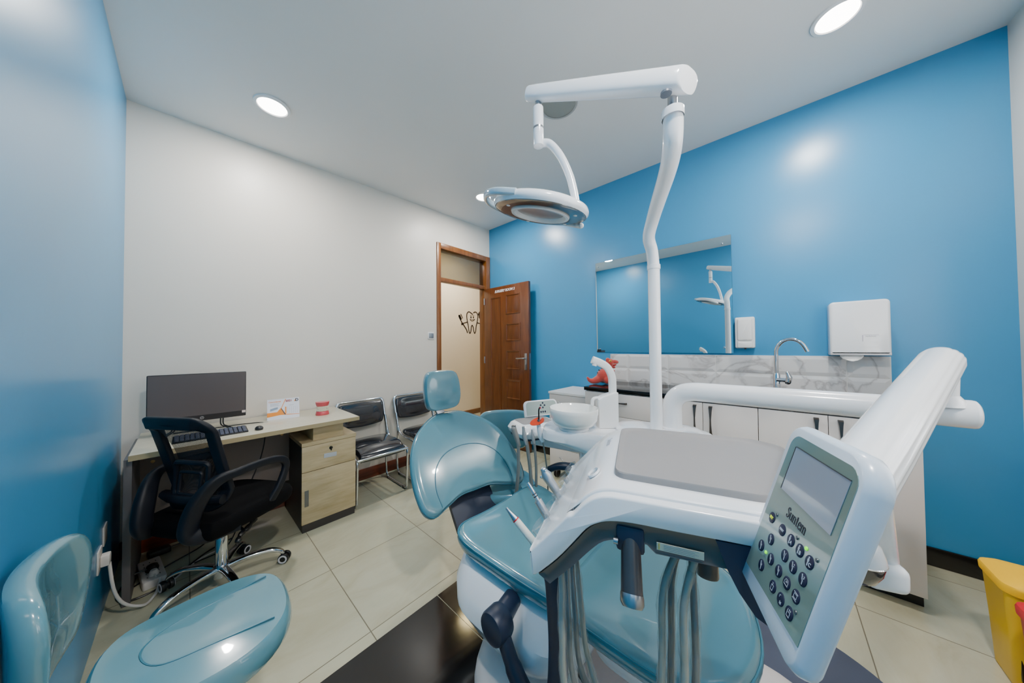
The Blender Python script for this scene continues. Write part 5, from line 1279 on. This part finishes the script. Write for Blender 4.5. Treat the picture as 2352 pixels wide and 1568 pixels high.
MB().tube([b0_ - d_ * .01, b0_ + d_ * .02, mid, mid * .4 + tip * .6, tip + (tip - mid) * .15], [.0110, .0115, .0135, .0160, .0085], 18, round_ends=True).build('head', mat('satin_silver', (190, 192, 196)), s)
for uu, vv in ((1244, 1095), (1252, 1081)): MB().ball(on_a(uu, vv, a - .006), .0050).build('button', CHROME, s)
loop(s, 2, b0_, d_, (-.078, .045), HS2)
a = .315; b0_ = on_a(1306, 1105, a)
s = empty('handpiece_coupling', hol[3][0], 'empty hose coupling under the far end of the instrument tray', 'hose coupling')
MB().cyl(hol[3][0] - hol[3][1] * .03, hol[3][0] + hol[3][1] * .01, .008).build('coupling', STEEL, s)
loop(s, 3, hol[3][0], hol[3][1], (-.100, .02), HS1)

# ================================================================ operator stools (local: sitter faces +x)
def stool(label):
    t = empty('operator_stool', (0, 0, 0), label, 'stool', 'teal dental operator stools')
    out = [(-.17, -.10), (-.12, -.165), (0, -.195), (.11, -.185), (.185, -.12), (.205, 0), (.185, .12), (.11, .185), (0, .195), (-.12, .165), (-.17, .10), (-.185, 0)]
    s_ = MB().pad(out, Matrix.Translation(V((0, 0, .452))), .075, .012, 5, lambda x, y, z: (x, y, z - .35 * y * y + .4 * max(0, -x - .02) ** 2)).build('seat', TEAL, t)
    sm = catmull([(.16, .10, 0), (.05, .075, 0), (-.05, .055, 0), (-.10, .0, 0), (-.07, -.075, 0), (.03, -.10, 0), (.15, -.115, 0)], 7)
    MB().tube([V((p.x, p.y, .4925 - .35 * p.y ** 2 + .4 * max(0, -p.x - .02) ** 2 + .007 * (1 - (p.length / .2) ** 2))) for p in sm], .0024, 6).build('seam', SEAM, s_)
    BM = frame((-.252, 0, .665), (0, 1, 0), (-.02, 0, 1))
    bo = [(-.125, -.135), (0, -.145), (.125, -.135), (.165, -.085), (.195, .03), (.185, .10), (.135, .135), (0, .142), (-.135, .135), (-.185, .10), (-.195, .03), (-.165, -.085)]
    MB().pad(bo, BM, .042, .006, 5, lambda x, y, z: (x, y, z + 1.1 * x * x)).build('backrest', TEAL, t)
    MB().tube(catmull([(-.05, 0, .40), (-.20, 0, .39), (-.255, 0, .42), (-.266, 0, .52), (-.267, 0, .60)], 5), .009, 10).build('back_support', CHROME, t)
    MB().cyl((0, 0, .385), (0, 0, .412), .09, .12).build('seat_plate', BLACK, t)
    MB().cyl((0, 0, .10), (0, 0, .385), .025, bev=.003).build('gas_column', CHROME, t)
    b = MB().cyl((0, 0, .055), (0, 0, .11), .036, bev=.005)
    for k in range(5):
        a = 2 * PI * k / 5 + .3; d = V((math.cos(a), math.sin(a), 0))
        b.tube([d * .02 + V((0, 0, .09)), d * .12 + V((0, 0, .088)), d * .215 + V((0, 0, .066))], [.019, .016, .012], 10, round_ends=True)
    b.build('star_base', CHROME, t)
    for k in range(5):
        a = 2 * PI * k / 5 + .3; d = V((math.cos(a), math.sin(a), 0)) * .215; sd = V((math.cos(a + 1), math.sin(a + 1), 0))
        c = MB().cyl(d + V((0, 0, .045)), d + V((0, 0, .07)), .008)
        for q in (-1, 1): c.cyl(d + V((0, 0, .026)) + sd * q * .004, d + V((0, 0, .026)) + sd * q * .02, .026, bev=.004)
        c.build('caster', BLACK, t)
    return t
s1 = stool('teal operator stool in the foreground corner by the left blue wall')
s1.location = (.028, 1.215, .0); s1.rotation_euler = (0, 0, math.radians(0))
s2 = copy_tree(s1); s2['label'] = 'teal operator stool beyond the dental chair backrest, beside the open door'
s2.location = (1.395, 1.31, 0); s2.rotation_euler = (0, 0, math.radians(-135))
for ch in kids(s2):
    if ch.name.split('.')[0] in ('seat', 'seat_plate', 'gas_column'): ch.location.z -= .085

# ================================================================ camera, world, render settings
cam = bpy.data.cameras.new('camera'); co_ = bpy.data.objects.new('camera', cam); COL.objects.link(co_)
cam.sensor_fit = 'HORIZONTAL'; cam.sensor_width = 36.0; cam.lens = 36.0 * F / 2352.0; cam.clip_start = .02; cam.clip_end = 50
co_.matrix_world = Matrix(((RT.x, UP.x, -FW.x, EYE.x), (RT.y, UP.y, -FW.y, EYE.y), (RT.z, UP.z, -FW.z, EYE.z), (0, 0, 0, 1)))
SC.camera = co_
wd = bpy.data.worlds.new('daylight'); SC.world = wd; wd.use_nodes = True
nt = wd.node_tree; nt.nodes.clear()
o_ = nt.nodes.new('ShaderNodeOutputWorld'); bg = nt.nodes.new('ShaderNodeBackground'); sky = nt.nodes.new('ShaderNodeTexSky')
sky.sky_type = 'HOSEK_WILKIE'; sky.turbidity = 6.0; sky.sun_direction = (.3, .5, .8)
mx = nt.nodes.new('ShaderNodeMix'); mx.data_type = 'RGBA'; mx.inputs[0].default_value = .35; mx.inputs[6].default_value = (1.0, .98, .95, 1)
nt.links.new(sky.outputs[0], mx.inputs[7]); nt.links.new(mx.outputs[2], bg.inputs[0]); bg.inputs[1].default_value = 8.0
nt.links.new(bg.outputs[0], o_.inputs[0])
SC.view_settings.view_transform = 'AgX'; SC.view_settings.look = 'AgX - Base Contrast'
SC.view_settings.exposure = .64; SC.view_settings.gamma = 1.0
cy = SC.cycles
cy.use_denoising = True; cy.max_bounces = 8; cy.diffuse_bounces = 5; cy.glossy_bounces = 5; cy.transparent_max_bounces = 12
cy.sample_clamp_indirect = 6.0; cy.caustics_reflective = False; cy.caustics_refractive = False; cy.blur_glossy = .5
